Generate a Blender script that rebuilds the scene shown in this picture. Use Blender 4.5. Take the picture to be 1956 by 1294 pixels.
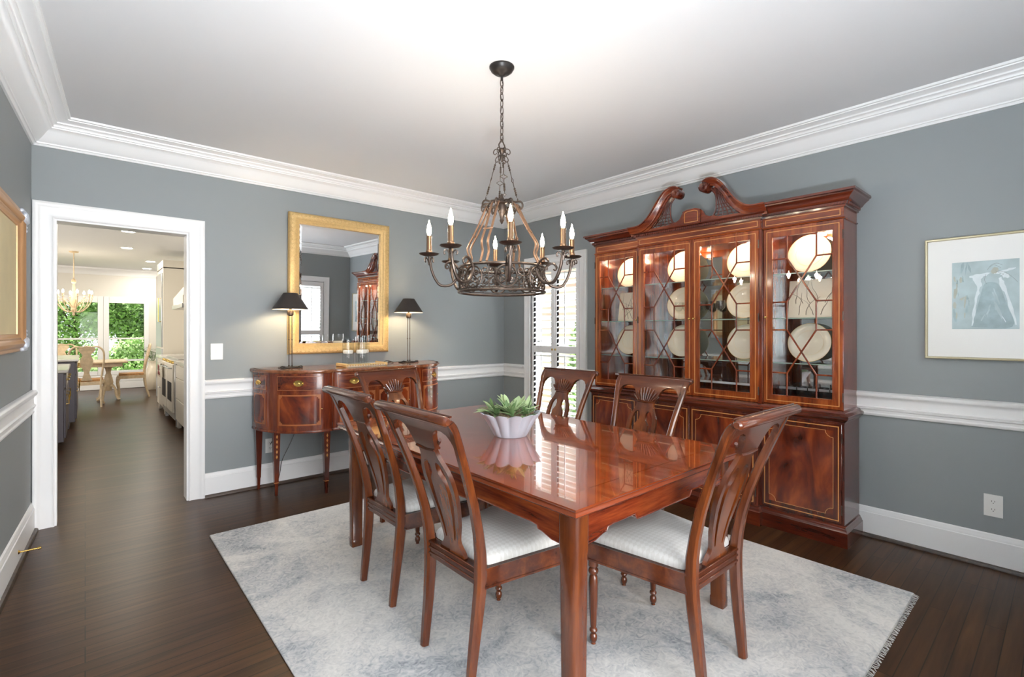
import bpy, bmesh, math, random
from mathutils import Vector, Matrix
from mathutils.geometry import delaunay_2d_cdt
PI = math.pi
for o in list(bpy.data.objects): bpy.data.objects.remove(o, do_unlink=True)
scene = bpy.context.scene
COL = scene.collection
random.seed(7)

# ------------------------------------------------------------------ camera
YB, XR, XL, YN, HC = 4.485, 3.785, -0.265, -0.12, 2.70      # back wall, right wall, left corner, near wall, ceiling
FPX, YAW, CAMH = 934.4, 0.7175, 1.31
cam = bpy.data.cameras.new('camera'); camo = bpy.data.objects.new('camera', cam); COL.objects.link(camo)
camo.location = (0, 0, CAMH); camo.rotation_euler = (PI/2, 0, -YAW)
cam.sensor_fit = 'HORIZONTAL'; cam.sensor_width = 36.0
cam.lens = 36.0*FPX/1956.0
cam.shift_y = -(647.0-632.1)/1956.0
cam.clip_start = 0.02; cam.clip_end = 200
scene.camera = camo

# ------------------------------------------------------------------ world, sun, window daylight, added fill lamps, exposure
w = bpy.data.worlds.new('world'); scene.world = w; w.use_nodes = True
bg = w.node_tree.nodes['Background']
sky = w.node_tree.nodes.new('ShaderNodeTexSky'); sky.sky_type = 'HOSEK_WILKIE'
sky.sun_direction = Vector((0.2, -0.6, 0.77)).normalized(); sky.turbidity = 4.0; sky.ground_albedo = 0.35
mixs = w.node_tree.nodes.new('ShaderNodeMixRGB'); mixs.inputs[0].default_value = 0.75
mixs.inputs[2].default_value = (0.95, 1.0, 1.06, 1)
w.node_tree.links.new(sky.outputs[0], mixs.inputs[1]); w.node_tree.links.new(mixs.outputs[0], bg.inputs[0])
bg.inputs[1].default_value = 1.25
def light(name, kind, loc, energy, color=(1, 1, 1), size=0.1, sy=None, rot=(0, 0, 0), radius=None, spot=None):
    l = bpy.data.lights.new(name, kind); o = bpy.data.objects.new(name, l); COL.objects.link(o)
    o.location = loc; o.rotation_euler = rot; l.energy = energy; l.color = color
    if kind == 'AREA':
        l.size = size
        if sy: l.shape = 'RECTANGLE'; l.size_y = sy
    if radius is not None: l.shadow_soft_size = radius
    if kind == 'SPOT' and spot: l.spot_size = spot; l.spot_blend = 0.6
    return o
sun = light('sun', 'SUN', (0, 0, 10), 6.0, (1.0, 0.95, 0.86)); sun.data.angle = 0.02
sun.rotation_euler = Vector((-0.10, 0.32, -0.94)).to_track_quat('-Z', 'Y').to_euler()
light('kitchen_side_fill', 'AREA', (-3.1, 9.6, 1.5), 78, (1.0, 0.93, 0.84), 5.5, 2.0, (PI/2, 0, -PI/2))  # added fill lamp brightening the kitchen; the wall behind it has no window
light('foyer_fill', 'AREA', (1.0, -3.3, 1.45), 190, (0.98, 0.985, 1.0), 3.2, 2.2, (PI/2, 0, 0))  # added frontal fill, an unseen lamp shining in through the foyer opening
def aim(o, tgt): o.rotation_euler = (Vector(tgt)-o.location).to_track_quat('-Z', 'Y').to_euler()
aim(light('side_window_daylight', 'AREA', (5.2, 3.4, 3.3), 620, (0.95, 0.98, 1.0), 1.6, 1.2), (3.8, 3.65, 1.3))
aim(light('near_window_daylight', 'AREA', (3.0, -1.6, 3.3), 340, (0.95, 0.98, 1.0), 2.6, 2.0), (2.86, 0, 1.3))
light('added_ceiling_fill', 'AREA', (0.10, -0.08, 0.90), 90, (0.88, 0.945, 1.0), 0.4, 0.3, (PI, 0, 0))  # added unseen upward lamp, stands in for a flash bounced off the ceiling
scene.view_settings.view_transform = 'Standard'; scene.view_settings.look = 'None'
scene.view_settings.exposure = 0.92; scene.view_settings.gamma = 1.0
scene.view_settings.use_curve_mapping = False

# ------------------------------------------------------------------ materials
def lin(r, g, b):
    f = lambda c: ((c/255+0.055)/1.055)**2.4 if c > 10 else c/255/12.92
    return (f(r), f(g), f(b), 1)
def newmat(name):
    m = bpy.data.materials.new(name); m.use_nodes = True; nt = m.node_tree
    return m, nt, nt.nodes['Principled BSDF'], nt.nodes.new, nt.links.new
def plain(name, col, rough=0.5, metal=0.0, coat=0.0, bump=0.0, bscale=200, var=0.0, vscale=3, **kw):
    m, nt, p, N, L = newmat(name)
    p.inputs['Base Color'].default_value = col; p.inputs['Roughness'].default_value = rough
    p.inputs['Metallic'].default_value = metal; p.inputs['Coat Weight'].default_value = coat
    for k, v in kw.items(): p.inputs[k].default_value = v
    tc = N('ShaderNodeTexCoord')
    if var:
        n = N('ShaderNodeTexNoise'); n.inputs['Scale'].default_value = vscale; n.inputs['Detail'].default_value = 4
        L(tc.outputs['Object'], n.inputs['Vector'])
        r = N('ShaderNodeValToRGB'); r.color_ramp.elements[0].position = .3; r.color_ramp.elements[1].position = .7
        a = tuple(c*(1-var) for c in col[:3])+(1,); b = tuple(min(1, c*(1+var)) for c in col[:3])+(1,)
        r.color_ramp.elements[0].color = a; r.color_ramp.elements[1].color = b
        L(n.outputs['Fac'], r.inputs[0]); L(r.outputs[0], p.inputs['Base Color'])
    if bump:
        n = N('ShaderNodeTexNoise'); n.inputs['Scale'].default_value = bscale
        L(tc.outputs['Object'], n.inputs['Vector'])
        b = N('ShaderNodeBump'); b.inputs['Strength'].default_value = bump; b.inputs['Distance'].default_value = 0.002
        L(n.outputs['Fac'], b.inputs['Height']); L(b.outputs[0], p.inputs['Normal'])
    return m
def emis(name, col, s):
    m, nt, p, N, L = newmat(name)
    p.inputs['Base Color'].default_value = col; p.inputs['Emission Color'].default_value = col
    p.inputs['Emission Strength'].default_value = s; return m
def wood(name, dark, mid, lite, axis='z', sc=1.0, rough=0.22, coat=0.4, swirl=1.2, fine=0.35):
    m, nt, p, N, L = newmat(name)
    tc = N('ShaderNodeTexCoord'); mp = N('ShaderNodeMapping')
    s = {'x': (1.4, 14, 14), 'y': (14, 1.4, 14), 'z': (14, 14, 1.4), 'c': (9, 9, 3.6)}[axis]
    mp.inputs['Scale'].default_value = tuple(v*sc for v in s)
    L(tc.outputs['Object'], mp.inputs['Vector'])
    n = N('ShaderNodeTexNoise'); n.inputs['Scale'].default_value = 1.0; n.inputs['Detail'].default_value = 6
    n.inputs['Distortion'].default_value = swirl; L(mp.outputs[0], n.inputs['Vector'])
    n2 = N('ShaderNodeTexNoise'); n2.inputs['Scale'].default_value = 9.0; n2.inputs['Detail'].default_value = 3
    L(mp.outputs[0], n2.inputs['Vector'])
    mx = N('ShaderNodeMath'); mx.operation = 'MULTIPLY_ADD'; mx.inputs[1].default_value = fine
    mx.inputs[2].default_value = -fine*0.5; L(n2.outputs['Fac'], mx.inputs[0])
    ad = N('ShaderNodeMath'); ad.operation = 'ADD'; L(n.outputs['Fac'], ad.inputs[0]); L(mx.outputs[0], ad.inputs[1])
    r = N('ShaderNodeValToRGB'); e = r.color_ramp.elements
    e[0].position = .28; e[0].color = dark; e[1].position = .74; e[1].color = lite
    k = e.new(.5); k.color = mid
    L(ad.outputs[0], r.inputs[0]); L(r.outputs[0], p.inputs['Base Color'])
    p.inputs['Roughness'].default_value = rough; p.inputs['Coat Weight'].default_value = coat
    p.inputs['Coat Roughness'].default_value = 0.08
    return m
M = {}
M['wall'] = plain('grey_wall_paint', lin(142, 148, 150), 0.6, bump=.05, bscale=400)
M['white'] = plain('white_trim_paint', lin(238, 239, 240), 0.35)
M['ceil'] = plain('ceiling_paint', lin(214, 215, 217), 0.85)
M['cream'] = plain('cream_paint', lin(226, 219, 204), 0.45)
M['kwall'] = plain('kitchen_wall_paint', lin(226, 223, 216), 0.7)
D_, M_, L_ = lin(68, 22, 12), lin(112, 45, 22), lin(150, 74, 34)
for a in 'xyz': M['mah_'+a] = wood('mahogany_grain_'+a, D_, M_, L_, a, 1.0, .20, .5)
for a in 'xyz': M['dmah_'+a] = wood('dark_mahogany_'+a, lin(52, 18, 12), lin(84, 32, 18), lin(112, 48, 26), a, 1.0, .2, .5)
M['crotch'] = wood('flame_mahogany_veneer', lin(50, 17, 10), lin(112, 42, 19), lin(160, 76, 34), 'c', .5, .18, .6, 2.2, .12)
M['chair'] = wood('chair_walnut_stain', lin(60, 26, 11), lin(90, 42, 17), lin(122, 64, 27), 'z', 1.0, .24, .4, .6, .2)
M['chair_x'] = wood('chair_rail_walnut', lin(58, 25, 12), lin(84, 38, 17), lin(112, 57, 25), 'x', 1.0, .22, .4, .6, .2)
M['inlay'] = plain('satinwood_inlay', lin(206, 142, 76), .3)
M['inlay_sb'] = plain('satinwood_banding', lin(172, 100, 52), .3)
M['top_band'] = wood('banded_top_veneer', lin(98, 54, 32), lin(134, 80, 50), lin(160, 100, 64), 'y', 2.2, .2, .5, .6)
M['brace'] = plain('antique_bronze_strap', lin(112, 84, 64), .45, .5)
M['ebony'] = plain('ebony_line', lin(28, 12, 8), .3)
M['shoe'] = wood('dark_oak_shoe', lin(38, 28, 22), lin(62, 48, 38), lin(86, 68, 54), 'x', 1, .4, 0)
M['gold'] = plain('gilt_frame', lin(206, 174, 118), .45, .35, bump=.4, bscale=120, var=.10, vscale=60)
M['rose_gilt'] = plain('rose_gilt_frame', lin(190, 146, 104), .38, .4)
M['gold_plain'] = plain('gilt_smooth', lin(220, 190, 134), .4, .35)
M['champagne'] = plain('champagne_gilt', lin(182, 172, 142), .4, .2)
M['table_edge'] = plain('table_edge_mahogany', lin(122, 54, 25), .2, coat=.5, var=.14, vscale=7)
M['brass'] = plain('polished_brass', lin(225, 190, 110), .2, 1.0)
M['iron'] = plain('wrought_iron_bronze', lin(80, 69, 62), .36, .8, var=.3, vscale=40)
M['sleeve'] = plain('bronze_candle_sleeve', lin(118, 92, 70), .3, .7)
M['blackm'] = plain('black_metal', lin(40, 37, 36), .35, .3)
M['shade'] = plain('black_shade_fabric', lin(48, 42, 40), .5)
M['shade_in'] = plain('shade_lining', lin(240, 232, 214), .6)
M['bulb'] = emis('lamp_glow', (1.0, .82, .58, 1), 40)
M['bulb_w'] = emis('downlight_glow', (1.0, .95, .86, 1), 14)
M['mirror'] = plain('mirror_silver', (.9, .9, .9, 1), .0, 1.0)
M['dmirror'] = plain('cabinet_back_mirror', (.55, .58, .57, 1), .03, 1.0)
def thin_glass(name, tint=(1, 1, 1, 1), refl=1.0, rough=0.0):
    m, nt, p, N, L = newmat(name); nt.nodes.remove(p); out = nt.nodes['Material Output']
    t = N('ShaderNodeBsdfTransparent'); t.inputs[0].default_value = tint
    g = N('ShaderNodeBsdfGlossy'); g.inputs['Roughness'].default_value = rough
    f = N('ShaderNodeFresnel'); f.inputs[0].default_value = 1.5
    ml = N('ShaderNodeMath'); ml.operation = 'MULTIPLY'; ml.inputs[1].default_value = refl; L(f.outputs[0], ml.inputs[0])
    ge = N('ShaderNodeNewGeometry'); iv = N('ShaderNodeMath'); iv.operation = 'SUBTRACT'; iv.inputs[0].default_value = 1.0; L(ge.outputs['Backfacing'], iv.inputs[1])
    m2 = N('ShaderNodeMath'); m2.operation = 'MULTIPLY'; L(ml.outputs[0], m2.inputs[0]); L(iv.outputs[0], m2.inputs[1]); ml = m2
    mx = N('ShaderNodeMixShader'); L(ml.outputs[0], mx.inputs[0]); L(t.outputs[0], mx.inputs[1]); L(g.outputs[0], mx.inputs[2])
    L(mx.outputs[0], out.inputs[0]); return m
M['pane'] = thin_glass('window_glass', (1, 1, 1, 1), .35)
M['dglass'] = thin_glass('cabinet_door_glass', (1, 1, 1, 1), 1.0)
M['crystal'] = thin_glass('clear_crystal', (.97, .98, .98, 1), 1.0, .02)
M['crystal_cut'] = thin_glass('cut_crystal', (.98, .99, .99, 1), 1.6, .02)
M['glass_edge'] = plain('green_glass_edge', lin(150, 172, 158), .15)
M['shelf'] = thin_glass('green_edged_shelf_glass', (.80, .90, .86, 1), 1.5)
M['china'] = plain('cream_china', lin(230, 220, 200), .18, coat=.6)
M['cab_door'] = wood('cabinet_door_mahogany', lin(92, 36, 16), lin(136, 62, 27), lin(168, 88, 40), 'z', 1.0, .2, .5)
M['cab_frieze'] = wood('cabinet_frieze_mahogany', lin(92, 36, 16), lin(136, 62, 27), lin(168, 88, 40), 'y', 1.0, .2, .5)
M['candle'] = plain('white_wax', lin(244, 240, 232), .5)
M['plate_white'] = plain('white_plastic_plate', lin(232, 232, 230), .3)
M['dark'] = plain('dark_slot', lin(30, 30, 30), .6)
M['silver'] = plain('brushed_silver', lin(200, 208, 220), .35, .25)
M['steel'] = plain('stainless_steel', lin(200, 200, 198), .28, .8)
M['leaf'] = plain('succulent_leaf', lin(98, 128, 80), .5, var=.3, vscale=30)
M['leaf2'] = plain('pale_sage_leaf', lin(168, 190, 142), .5, var=.2, vscale=30)
M['moss'] = plain('dry_moss', lin(128, 112, 88), .9, var=.5, vscale=80)
M['tree_a'] = plain('tree_foliage', lin(150, 180, 116), .7, var=.45, vscale=2.5)
M['tree_b'] = plain('dark_tree_foliage', lin(92, 124, 62), .7, var=.5, vscale=2.5)
M['bark'] = plain('tree_bark', lin(96, 80, 64), .9)
M['grass'] = plain('lawn_green', lin(112, 140, 74), .9, var=.3, vscale=2)
M['island'] = plain('plum_grey_cabinet_paint', lin(84, 76, 84), .4)
M['marble'] = plain('pale_stone_top', lin(226, 222, 214), .15, var=.12, vscale=6)
M['cchair'] = plain('antique_cream_wood', lin(206, 184, 150), .4, var=.15, vscale=20)
M['rattan'] = plain('tan_seat_cover', lin(180, 134, 86), .8, var=.3, vscale=30)
M['red'] = plain('dark_red_petal', lin(130, 34, 34), .5, var=.4, vscale=50)
M['brick'] = None

def floor_mat():
    m, nt, p, N, L = newmat('dark_oak_planks')
    tc = N('ShaderNodeTexCoord')
    bk = N('ShaderNodeTexBrick'); bk.offset = .37; bk.offset_frequency = 3
    bk.inputs['Scale'].default_value = 1.0; bk.inputs['Mortar Size'].default_value = .0018
    bk.inputs['Brick Width'].default_value = 1.15; bk.inputs['Row Height'].default_value = .064
    bk.inputs['Color1'].default_value = (0, 0, 0, 1); bk.inputs['Color2'].default_value = (1, 1, 1, 1)
    bk.inputs['Mortar'].default_value = (.5, .5, .5, 1)
    L(tc.outputs['Object'], bk.inputs['Vector'])
    mp = N('ShaderNodeMapping'); mp.inputs['Scale'].default_value = (1.8, 30, 1)
    L(tc.outputs['Object'], mp.inputs['Vector'])
    vm = N('ShaderNodeVectorMath'); vm.operation = 'MULTIPLY_ADD'; vm.inputs[1].default_value = (17, 9, 5)
    L(bk.outputs['Color'], vm.inputs[0]); L(mp.outputs[0], vm.inputs[2])
    n = N('ShaderNodeTexNoise'); n.inputs['Scale'].default_value = 1.3; n.inputs['Detail'].default_value = 7
    n.inputs['Distortion'].default_value = .35; L(vm.outputs[0], n.inputs['Vector'])
    r = N('ShaderNodeValToRGB'); e = r.color_ramp.elements
    e[0].position = .3; e[0].color = lin(50, 32, 19); e[1].position = .75; e[1].color = lin(80, 53, 31)
    k = e.new(.52); k.color = lin(66, 43, 26)
    L(n.outputs['Fac'], r.inputs[0])
    hs = N('ShaderNodeHueSaturation'); L(r.outputs[0], hs.inputs['Color'])
    mr = N('ShaderNodeMapRange'); mr.inputs['To Min'].default_value = .78; mr.inputs['To Max'].default_value = 1.25
    L(bk.outputs['Color'], mr.inputs['Value']); L(mr.outputs[0], hs.inputs['Value'])
    mx = N('ShaderNodeMixRGB'); mx.inputs[2].default_value = lin(24, 17, 13); L(bk.outputs['Fac'], mx.inputs[0])
    L(hs.outputs[0], mx.inputs[1]); L(mx.outputs[0], p.inputs['Base Color'])
    p.inputs['Roughness'].default_value = .33; p.inputs['Specular IOR Level'].default_value = .22
    return m
M['floor'] = floor_mat()
def rug_mat():
    m, nt, p, N, L = newmat('distressed_grey_rug')
    tc = N('ShaderNodeTexCoord')
    n = N('ShaderNodeTexNoise'); n.inputs['Scale'].default_value = 2.2; n.inputs['Detail'].default_value = 9; n.inputs['Roughness'].default_value = .68
    n.inputs['Distortion'].default_value = .8; L(tc.outputs['Object'], n.inputs['Vector'])
    n2 = N('ShaderNodeTexNoise'); n2.inputs['Scale'].default_value = 26; n2.inputs['Detail'].default_value = 6; n2.inputs['Distortion'].default_value = 2.5
    L(tc.outputs['Object'], n2.inputs['Vector'])
    a = N('ShaderNodeMath'); a.operation = 'MULTIPLY_ADD'; a.inputs[1].default_value = .55; L(n2.outputs['Fac'], a.inputs[0]); L(n.outputs['Fac'], a.inputs[2])
    r = N('ShaderNodeValToRGB'); e = r.color_ramp.elements
    e[0].position = .52; e[0].color = lin(132, 137, 142); e[1].position = .92; e[1].color = lin(212, 210, 206)
    k = e.new(.68); k.color = lin(176, 178, 180); k = e.new(.78); k.color = lin(196, 195, 193)
    L(a.outputs[0], r.inputs[0]); L(r.outputs[0], p.inputs['Base Color']); p.inputs['Roughness'].default_value = .95
    b = N('ShaderNodeBump'); b.inputs['Strength'].default_value = .6; b.inputs['Distance'].default_value = .004
    L(n2.outputs['Fac'], b.inputs['Height']); L(b.outputs[0], p.inputs['Normal'])
    return m
M['rug'] = rug_mat()
def fabric_mat():
    m, nt, p, N, L = newmat('cream_damask_fabric')
    tc = N('ShaderNodeTexCoord'); mp = N('ShaderNodeMapping'); mp.inputs['Rotation'].default_value = (0, 0, PI/4)
    mp.inputs['Scale'].default_value = (1, 1, 0.01)
    L(tc.outputs['Object'], mp.inputs['Vector'])
    c = N('ShaderNodeTexChecker'); c.inputs['Scale'].default_value = 70
    c.inputs['Color1'].default_value = lin(198, 198, 195); c.inputs['Color2'].default_value = lin(189, 188, 184)
    L(mp.outputs[0], c.inputs['Vector']); L(c.outputs[0], p.inputs['Base Color'])
    p.inputs['Roughness'].default_value = .7; p.inputs['Sheen Weight'].default_value = .3
    return m
M['fabric'] = fabric_mat()
def tabletop_mat(hx, hy):
    m, nt, p, N, L = newmat('flame_mahogany_tabletop')
    tc = N('ShaderNodeTexCoord'); sp = N('ShaderNodeSeparateXYZ'); L(tc.outputs['Object'], sp.inputs[0])
    def mth(op, a, b=None, c=None):
        x = N('ShaderNodeMath'); x.operation = op
        for i, v in enumerate((a, b, c)):
            if v is None: continue
            if isinstance(v, (int, float)): x.inputs[i].default_value = v
            else: L(v, x.inputs[i])
        return x.outputs[0]
    ax = mth('ABSOLUTE', sp.outputs[0]); ay = mth('ABSOLUTE', sp.outputs[1])
    dx = mth('SUBTRACT', ax, hx-.115); dy = mth('SUBTRACT', ay, hy-.115)
    d = mth('MAXIMUM', dx, dy); line = mth('LESS_THAN', mth('ABSOLUTE', d), .0022)
    ang = mth('ARCTAN2', sp.outputs[1], sp.outputs[0]); rad = mth('SQRT', mth('ADD', mth('MULTIPLY', sp.outputs[0], sp.outputs[0]), mth('MULTIPLY', sp.outputs[1], sp.outputs[1])))
    cb = N('ShaderNodeCombineXYZ'); L(mth('MULTIPLY', ang, 3.2), cb.inputs[0]); L(mth('MULTIPLY', rad, .7), cb.inputs[1])
    n = N('ShaderNodeTexNoise'); n.inputs['Scale'].default_value = 2.6; n.inputs['Detail'].default_value = 7; n.inputs['Distortion'].default_value = .5
    L(cb.outputs[0], n.inputs['Vector'])
    mp = N('ShaderNodeMapping'); mp.inputs['Scale'].default_value = (12, 2, 1); L(tc.outputs['Object'], mp.inputs['Vector'])
    n2 = N('ShaderNodeTexNoise'); n2.inputs['Scale'].default_value = 2; n2.inputs['Detail'].default_value = 6; L(mp.outputs[0], n2.inputs['Vector'])
    inside = mth('LESS_THAN', d, 0.0)
    mf = N('ShaderNodeMixRGB'); L(inside, mf.inputs[0]); L(n2.outputs['Fac'], mf.inputs[1]); L(n.outputs['Fac'], mf.inputs[2])
    r = N('ShaderNodeValToRGB'); e = r.color_ramp.elements
    e[0].position = .24; e[0].color = lin(104, 38, 13); e[1].position = .80; e[1].color = lin(186, 96, 38)
    k = e.new(.5); k.color = lin(142, 58, 20)
    L(mf.outputs[0], r.inputs[0])
    mx = N('ShaderNodeMixRGB'); L(line, mx.inputs[0]); L(r.outputs[0], mx.inputs[1]); mx.inputs[2].default_value = lin(26, 12, 8)
    L(mx.outputs[0], p.inputs['Base Color']); p.inputs['Roughness'].default_value = .12
    p.inputs['Coat Weight'].default_value = 1.0; p.inputs['Coat Roughness'].default_value = .02
    nb = N('ShaderNodeTexNoise'); nb.inputs['Scale'].default_value = 140; L(tc.outputs['Object'], nb.inputs['Vector'])
    b = N('ShaderNodeBump'); b.inputs['Strength'].default_value = .03; b.inputs['Distance'].default_value = .001
    L(nb.outputs['Fac'], b.inputs['Height']); L(b.outputs[0], p.inputs['Normal'])
    return m
def brick_mat():
    m, nt, p, N, L = newmat('exterior_brick')
    tc = N('ShaderNodeTexCoord'); mp = N('ShaderNodeMapping'); mp.inputs['Rotation'].default_value = (PI/2, 0, 0)
    L(tc.outputs['Object'], mp.inputs[0])
    b = N('ShaderNodeTexBrick'); b.inputs['Scale'].default_value = 1; b.inputs['Brick Width'].default_value = .2; b.inputs['Row Height'].default_value = .07
    b.inputs['Mortar Size'].default_value = .008
    b.inputs['Color1'].default_value = lin(206, 168, 150); b.inputs['Color2'].default_value = lin(220, 186, 166); b.inputs['Mortar'].default_value = lin(222, 214, 204)
    L(mp.outputs[0], b.inputs[0]); L(b.outputs[0], p.inputs['Base Color']); p.inputs['Roughness'].default_value = .9
    return m
M['brick'] = brick_mat()

# ------------------------------------------------------------------ mesh helpers
def pip(x, y, poly):
    c = False; n = len(poly); j = n-1
    for i in range(n):
        xi, yi = poly[i]; xj, yj = poly[j]
        if (yi > y) != (yj > y) and x < (xj-xi)*(y-yi)/(yj-yi)+xi: c = not c
        j = i
    return c
class MB:
    def __init__(s): s.v = []; s.f = []; s.m = []; s.T = Matrix.Identity(4)
    def add(s, vs, fs, m=0):
        b = len(s.v); s.v += [tuple(s.T @ Vector(v)) for v in vs]
        for f in fs: s.f.append(tuple(b+i for i in f)); s.m.append(m)
        return s
    def box(s, x0, y0, z0, x1, y1, z1, b=0.0, m=0):
        if b <= 0:
            vs = [(x, y, z) for z in (z0, z1) for y in (y0, y1) for x in (x0, x1)]
            return s.add(vs, [(0, 2, 3, 1), (4, 5, 7, 6), (0, 1, 5, 4), (2, 6, 7, 3), (0, 4, 6, 2), (1, 3, 7, 5)], m)
        b = min(b, .49*abs(x1-x0), .49*abs(y1-y0), .49*abs(z1-z0))
        X, Y, Z = (x0, x1), (y0, y1), (z0, z1); vs = []; idx = {}
        for i in (0, 1):
            for j in (0, 1):
                for k in (0, 1):
                    sx, sy, sz = 1-2*i, 1-2*j, 1-2*k
                    for a in range(3):
                        p = [X[i]+sx*b, Y[j]+sy*b, Z[k]+sz*b]
                        p[a] = (X[i], Y[j], Z[k])[a]
                        idx[(i, j, k, a)] = len(vs); vs.append(tuple(p))
        fs = []
        for a in range(3):
            o = [q for q in range(3) if q != a]
            for e in (0, 1):
                q = []
                for (p1, p2) in ((0, 0), (0, 1), (1, 1), (1, 0)):
                    c = [0, 0, 0]; c[a] = e; c[o[0]] = p1; c[o[1]] = p2; q.append(idx[(c[0], c[1], c[2], a)])
                fs.append(tuple(q))
        for a in range(3):      # edges parallel to a
            o = [q for q in range(3) if q != a]
            for p1 in (0, 1):
                for p2 in (0, 1):
                    q = []
                    for (e, f) in ((0, o[0]), (0, o[1]), (1, o[1]), (1, o[0])):
                        c = [0, 0, 0]; c[a] = e; c[o[0]] = p1; c[o[1]] = p2; q.append(idx[(c[0], c[1], c[2], f)])
                    fs.append(tuple(q))
        for i in (0, 1):
            for j in (0, 1):
                for k in (0, 1): fs.append(tuple(idx[(i, j, k, a)] for a in range(3)))
        return s.add(vs, fs, m)
    def prism(s, poly, h0, h1, mp=None, m=0):
        mp = mp or (lambda a, b, h: (a, b, h)); n = len(poly)
        vs = [mp(a, b, h0) for a, b in poly]+[mp(a, b, h1) for a, b in poly]
        fs = [tuple(range(n)), tuple(range(2*n-1, n-1, -1))]+[(i, (i+1) % n, n+(i+1) % n, n+i) for i in range(n)]
        return s.add(vs, fs, m)
    def lathe(s, prof, n=24, c=(0, 0, 0), m=0, fl=None, ax='z'):
        vs = []; fs = []; k = len(prof)
        for i in range(n):
            t = 2*PI*i/n
            for j, (r, z) in enumerate(prof):
                rr = r*(fl(t, j) if fl else 1)
                if ax == 'z': vs.append((c[0]+rr*math.cos(t), c[1]+rr*math.sin(t), c[2]+z))
                elif ax == 'x': vs.append((c[0]+z, c[1]+rr*math.cos(t), c[2]+rr*math.sin(t)))
                else: vs.append((c[0]+rr*math.sin(t), c[1]+z, c[2]+rr*math.cos(t)))
        for i in range(n):
            for j in range(k-1):
                a = i*k+j; b = ((i+1) % n)*k+j; fs.append((a, b, b+1, a+1))
        s.add(vs, fs, m)
        for j in (0, k-1):
            if prof[j][0] > 1e-5:
                b = len(s.v)-len(vs); s.f.append(tuple(b+i*k+j for i in range(n))); s.m.append(m)
        return s
    def tube(s, pts, r, n=8, closed=False, m=0, caps=True):
        P = [Vector(p) for p in pts]; k = len(P); R = r if isinstance(r, (list, tuple)) else [r]*k
        T = []
        for i in range(k):
            a = P[(i-1) % k] if closed or i > 0 else P[i]; b = P[(i+1) % k] if closed or i < k-1 else P[i]
            d = (b-a); T.append(d.normalized() if d.length > 1e-9 else Vector((0, 0, 1)))
        u = T[0].orthogonal().normalized(); vs = []; fs = []
        for i in range(k):
            u = (u-T[i]*u.dot(T[i])); u = u.normalized() if u.length > 1e-6 else T[i].orthogonal().normalized()
            w_ = T[i].cross(u)
            for j in range(n):
                t = 2*PI*j/n; vs.append(P[i]+(u*math.cos(t)+w_*math.sin(t))*R[i])
        for i in range(k if closed else k-1):
            for j in range(n):
                a = i*n+j; b = i*n+(j+1) % n; c = ((i+1) % k)*n+(j+1) % n; d = ((i+1) % k)*n+j; fs.append((a, b, c, d))
        if caps and not closed: fs += [tuple(range(n-1, -1, -1)), tuple((k-1)*n+j for j in range(n))]
        return s.add(vs, fs, m)
    def beam(s, pts, w, d, ax=(1, 0, 0), b=0.15, m=0):
        """bar with rounded rectangular section; w along ax, d across"""
        P = [Vector(p) for p in pts]; k = len(P); W = w if isinstance(w, (list, tuple)) else [w]*k; Dp = d if isinstance(d, (list, tuple)) else [d]*k
        ax = Vector(ax).normalized(); vs = []; fs = []; n = 8
        for i in range(k):
            t = (P[min(i+1, k-1)]-P[max(i-1, 0)]).normalized()
            a = (ax-t*ax.dot(t)).normalized(); c = t.cross(a)
            hw, hd = W[i]/2, Dp[i]/2; q = b*min(W[i], Dp[i])
            for (x, y) in ((hw-q, -hd), (hw, -hd+q), (hw, hd-q), (hw-q, hd), (-hw+q, hd), (-hw, hd-q), (-hw, -hd+q), (-hw+q, -hd)):
                vs.append(P[i]+a*x+c*y)
        for i in range(k-1):
            for j in range(n): fs.append((i*n+j, i*n+(j+1) % n, (i+1)*n+(j+1) % n, (i+1)*n+j))
        fs += [tuple(range(n-1, -1, -1)), tuple((k-1)*n+j for j in range(n))]
        return s.add(vs, fs, m)
    def sweep(s, path, prof, closed=False, mp=None, m=0):
        """path 2D; profile (d = offset to the left of travel, h = out of plane)"""
        mp = mp or (lambda a, b, h: (a, b, h)); P = [Vector(p) for p in path]; k = len(P); vs = []; fs = []; n = len(prof)
        for i in range(k):
            e1 = (P[i]-P[i-1]).normalized() if (closed or i > 0) else (P[1]-P[0]).normalized()
            e2 = (P[(i+1) % k]-P[i]).normalized() if (closed or i < k-1) else e1
            n1 = Vector((-e1.y, e1.x)); n2 = Vector((-e2.y, e2.x)); nn = (n1+n2)
            nn = nn/max(.2, (1+n1.dot(n2)))
            for (d, h) in prof: q = P[i]+nn*d; vs.append(mp(q.x, q.y, h))
        for i in range(k if closed else k-1):
            for j in range(n):
                a = i*n+j; b = i*n+(j+1) % n; c = ((i+1) % k)*n+(j+1) % n; d = ((i+1) % k)*n+j; fs.append((a, b, c, d))
        if not closed: fs += [tuple(range(n)), tuple((k-1)*n+j for j in range(n-1, -1, -1))]
        return s.add(vs, fs, m)
    def plate(s, outer, holes, h0, h1, mp=None, grid=None, m=0):
        mp = mp or (lambda a, b, h: (a, b, h)); loops = [outer]+list(holes); pts = []; ed = []
        for lp in loops:
            b = len(pts); pts += [Vector(p) for p in lp]; ed += [(b+i, b+(i+1) % len(lp)) for i in range(len(lp))]
        nb = len(pts)
        if grid:
            xs = [p[0] for p in outer]; ys = [p[1] for p in outer]; x = min(xs)+grid/2
            while x < max(xs):
                y = min(ys)+grid/2
                while y < max(ys):
                    if pip(x, y, outer) and not any(pip(x, y, h) for h in holes):
                        if min((Vector((x, y))-q).length for q in pts[:nb]) > grid*.45: pts.append(Vector((x, y)))
                    y += grid
                x += grid
        V, E_, F_, _, _, _ = delaunay_2d_cdt(pts, ed, [], 0, 1e-6)
        F2 = []
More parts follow.
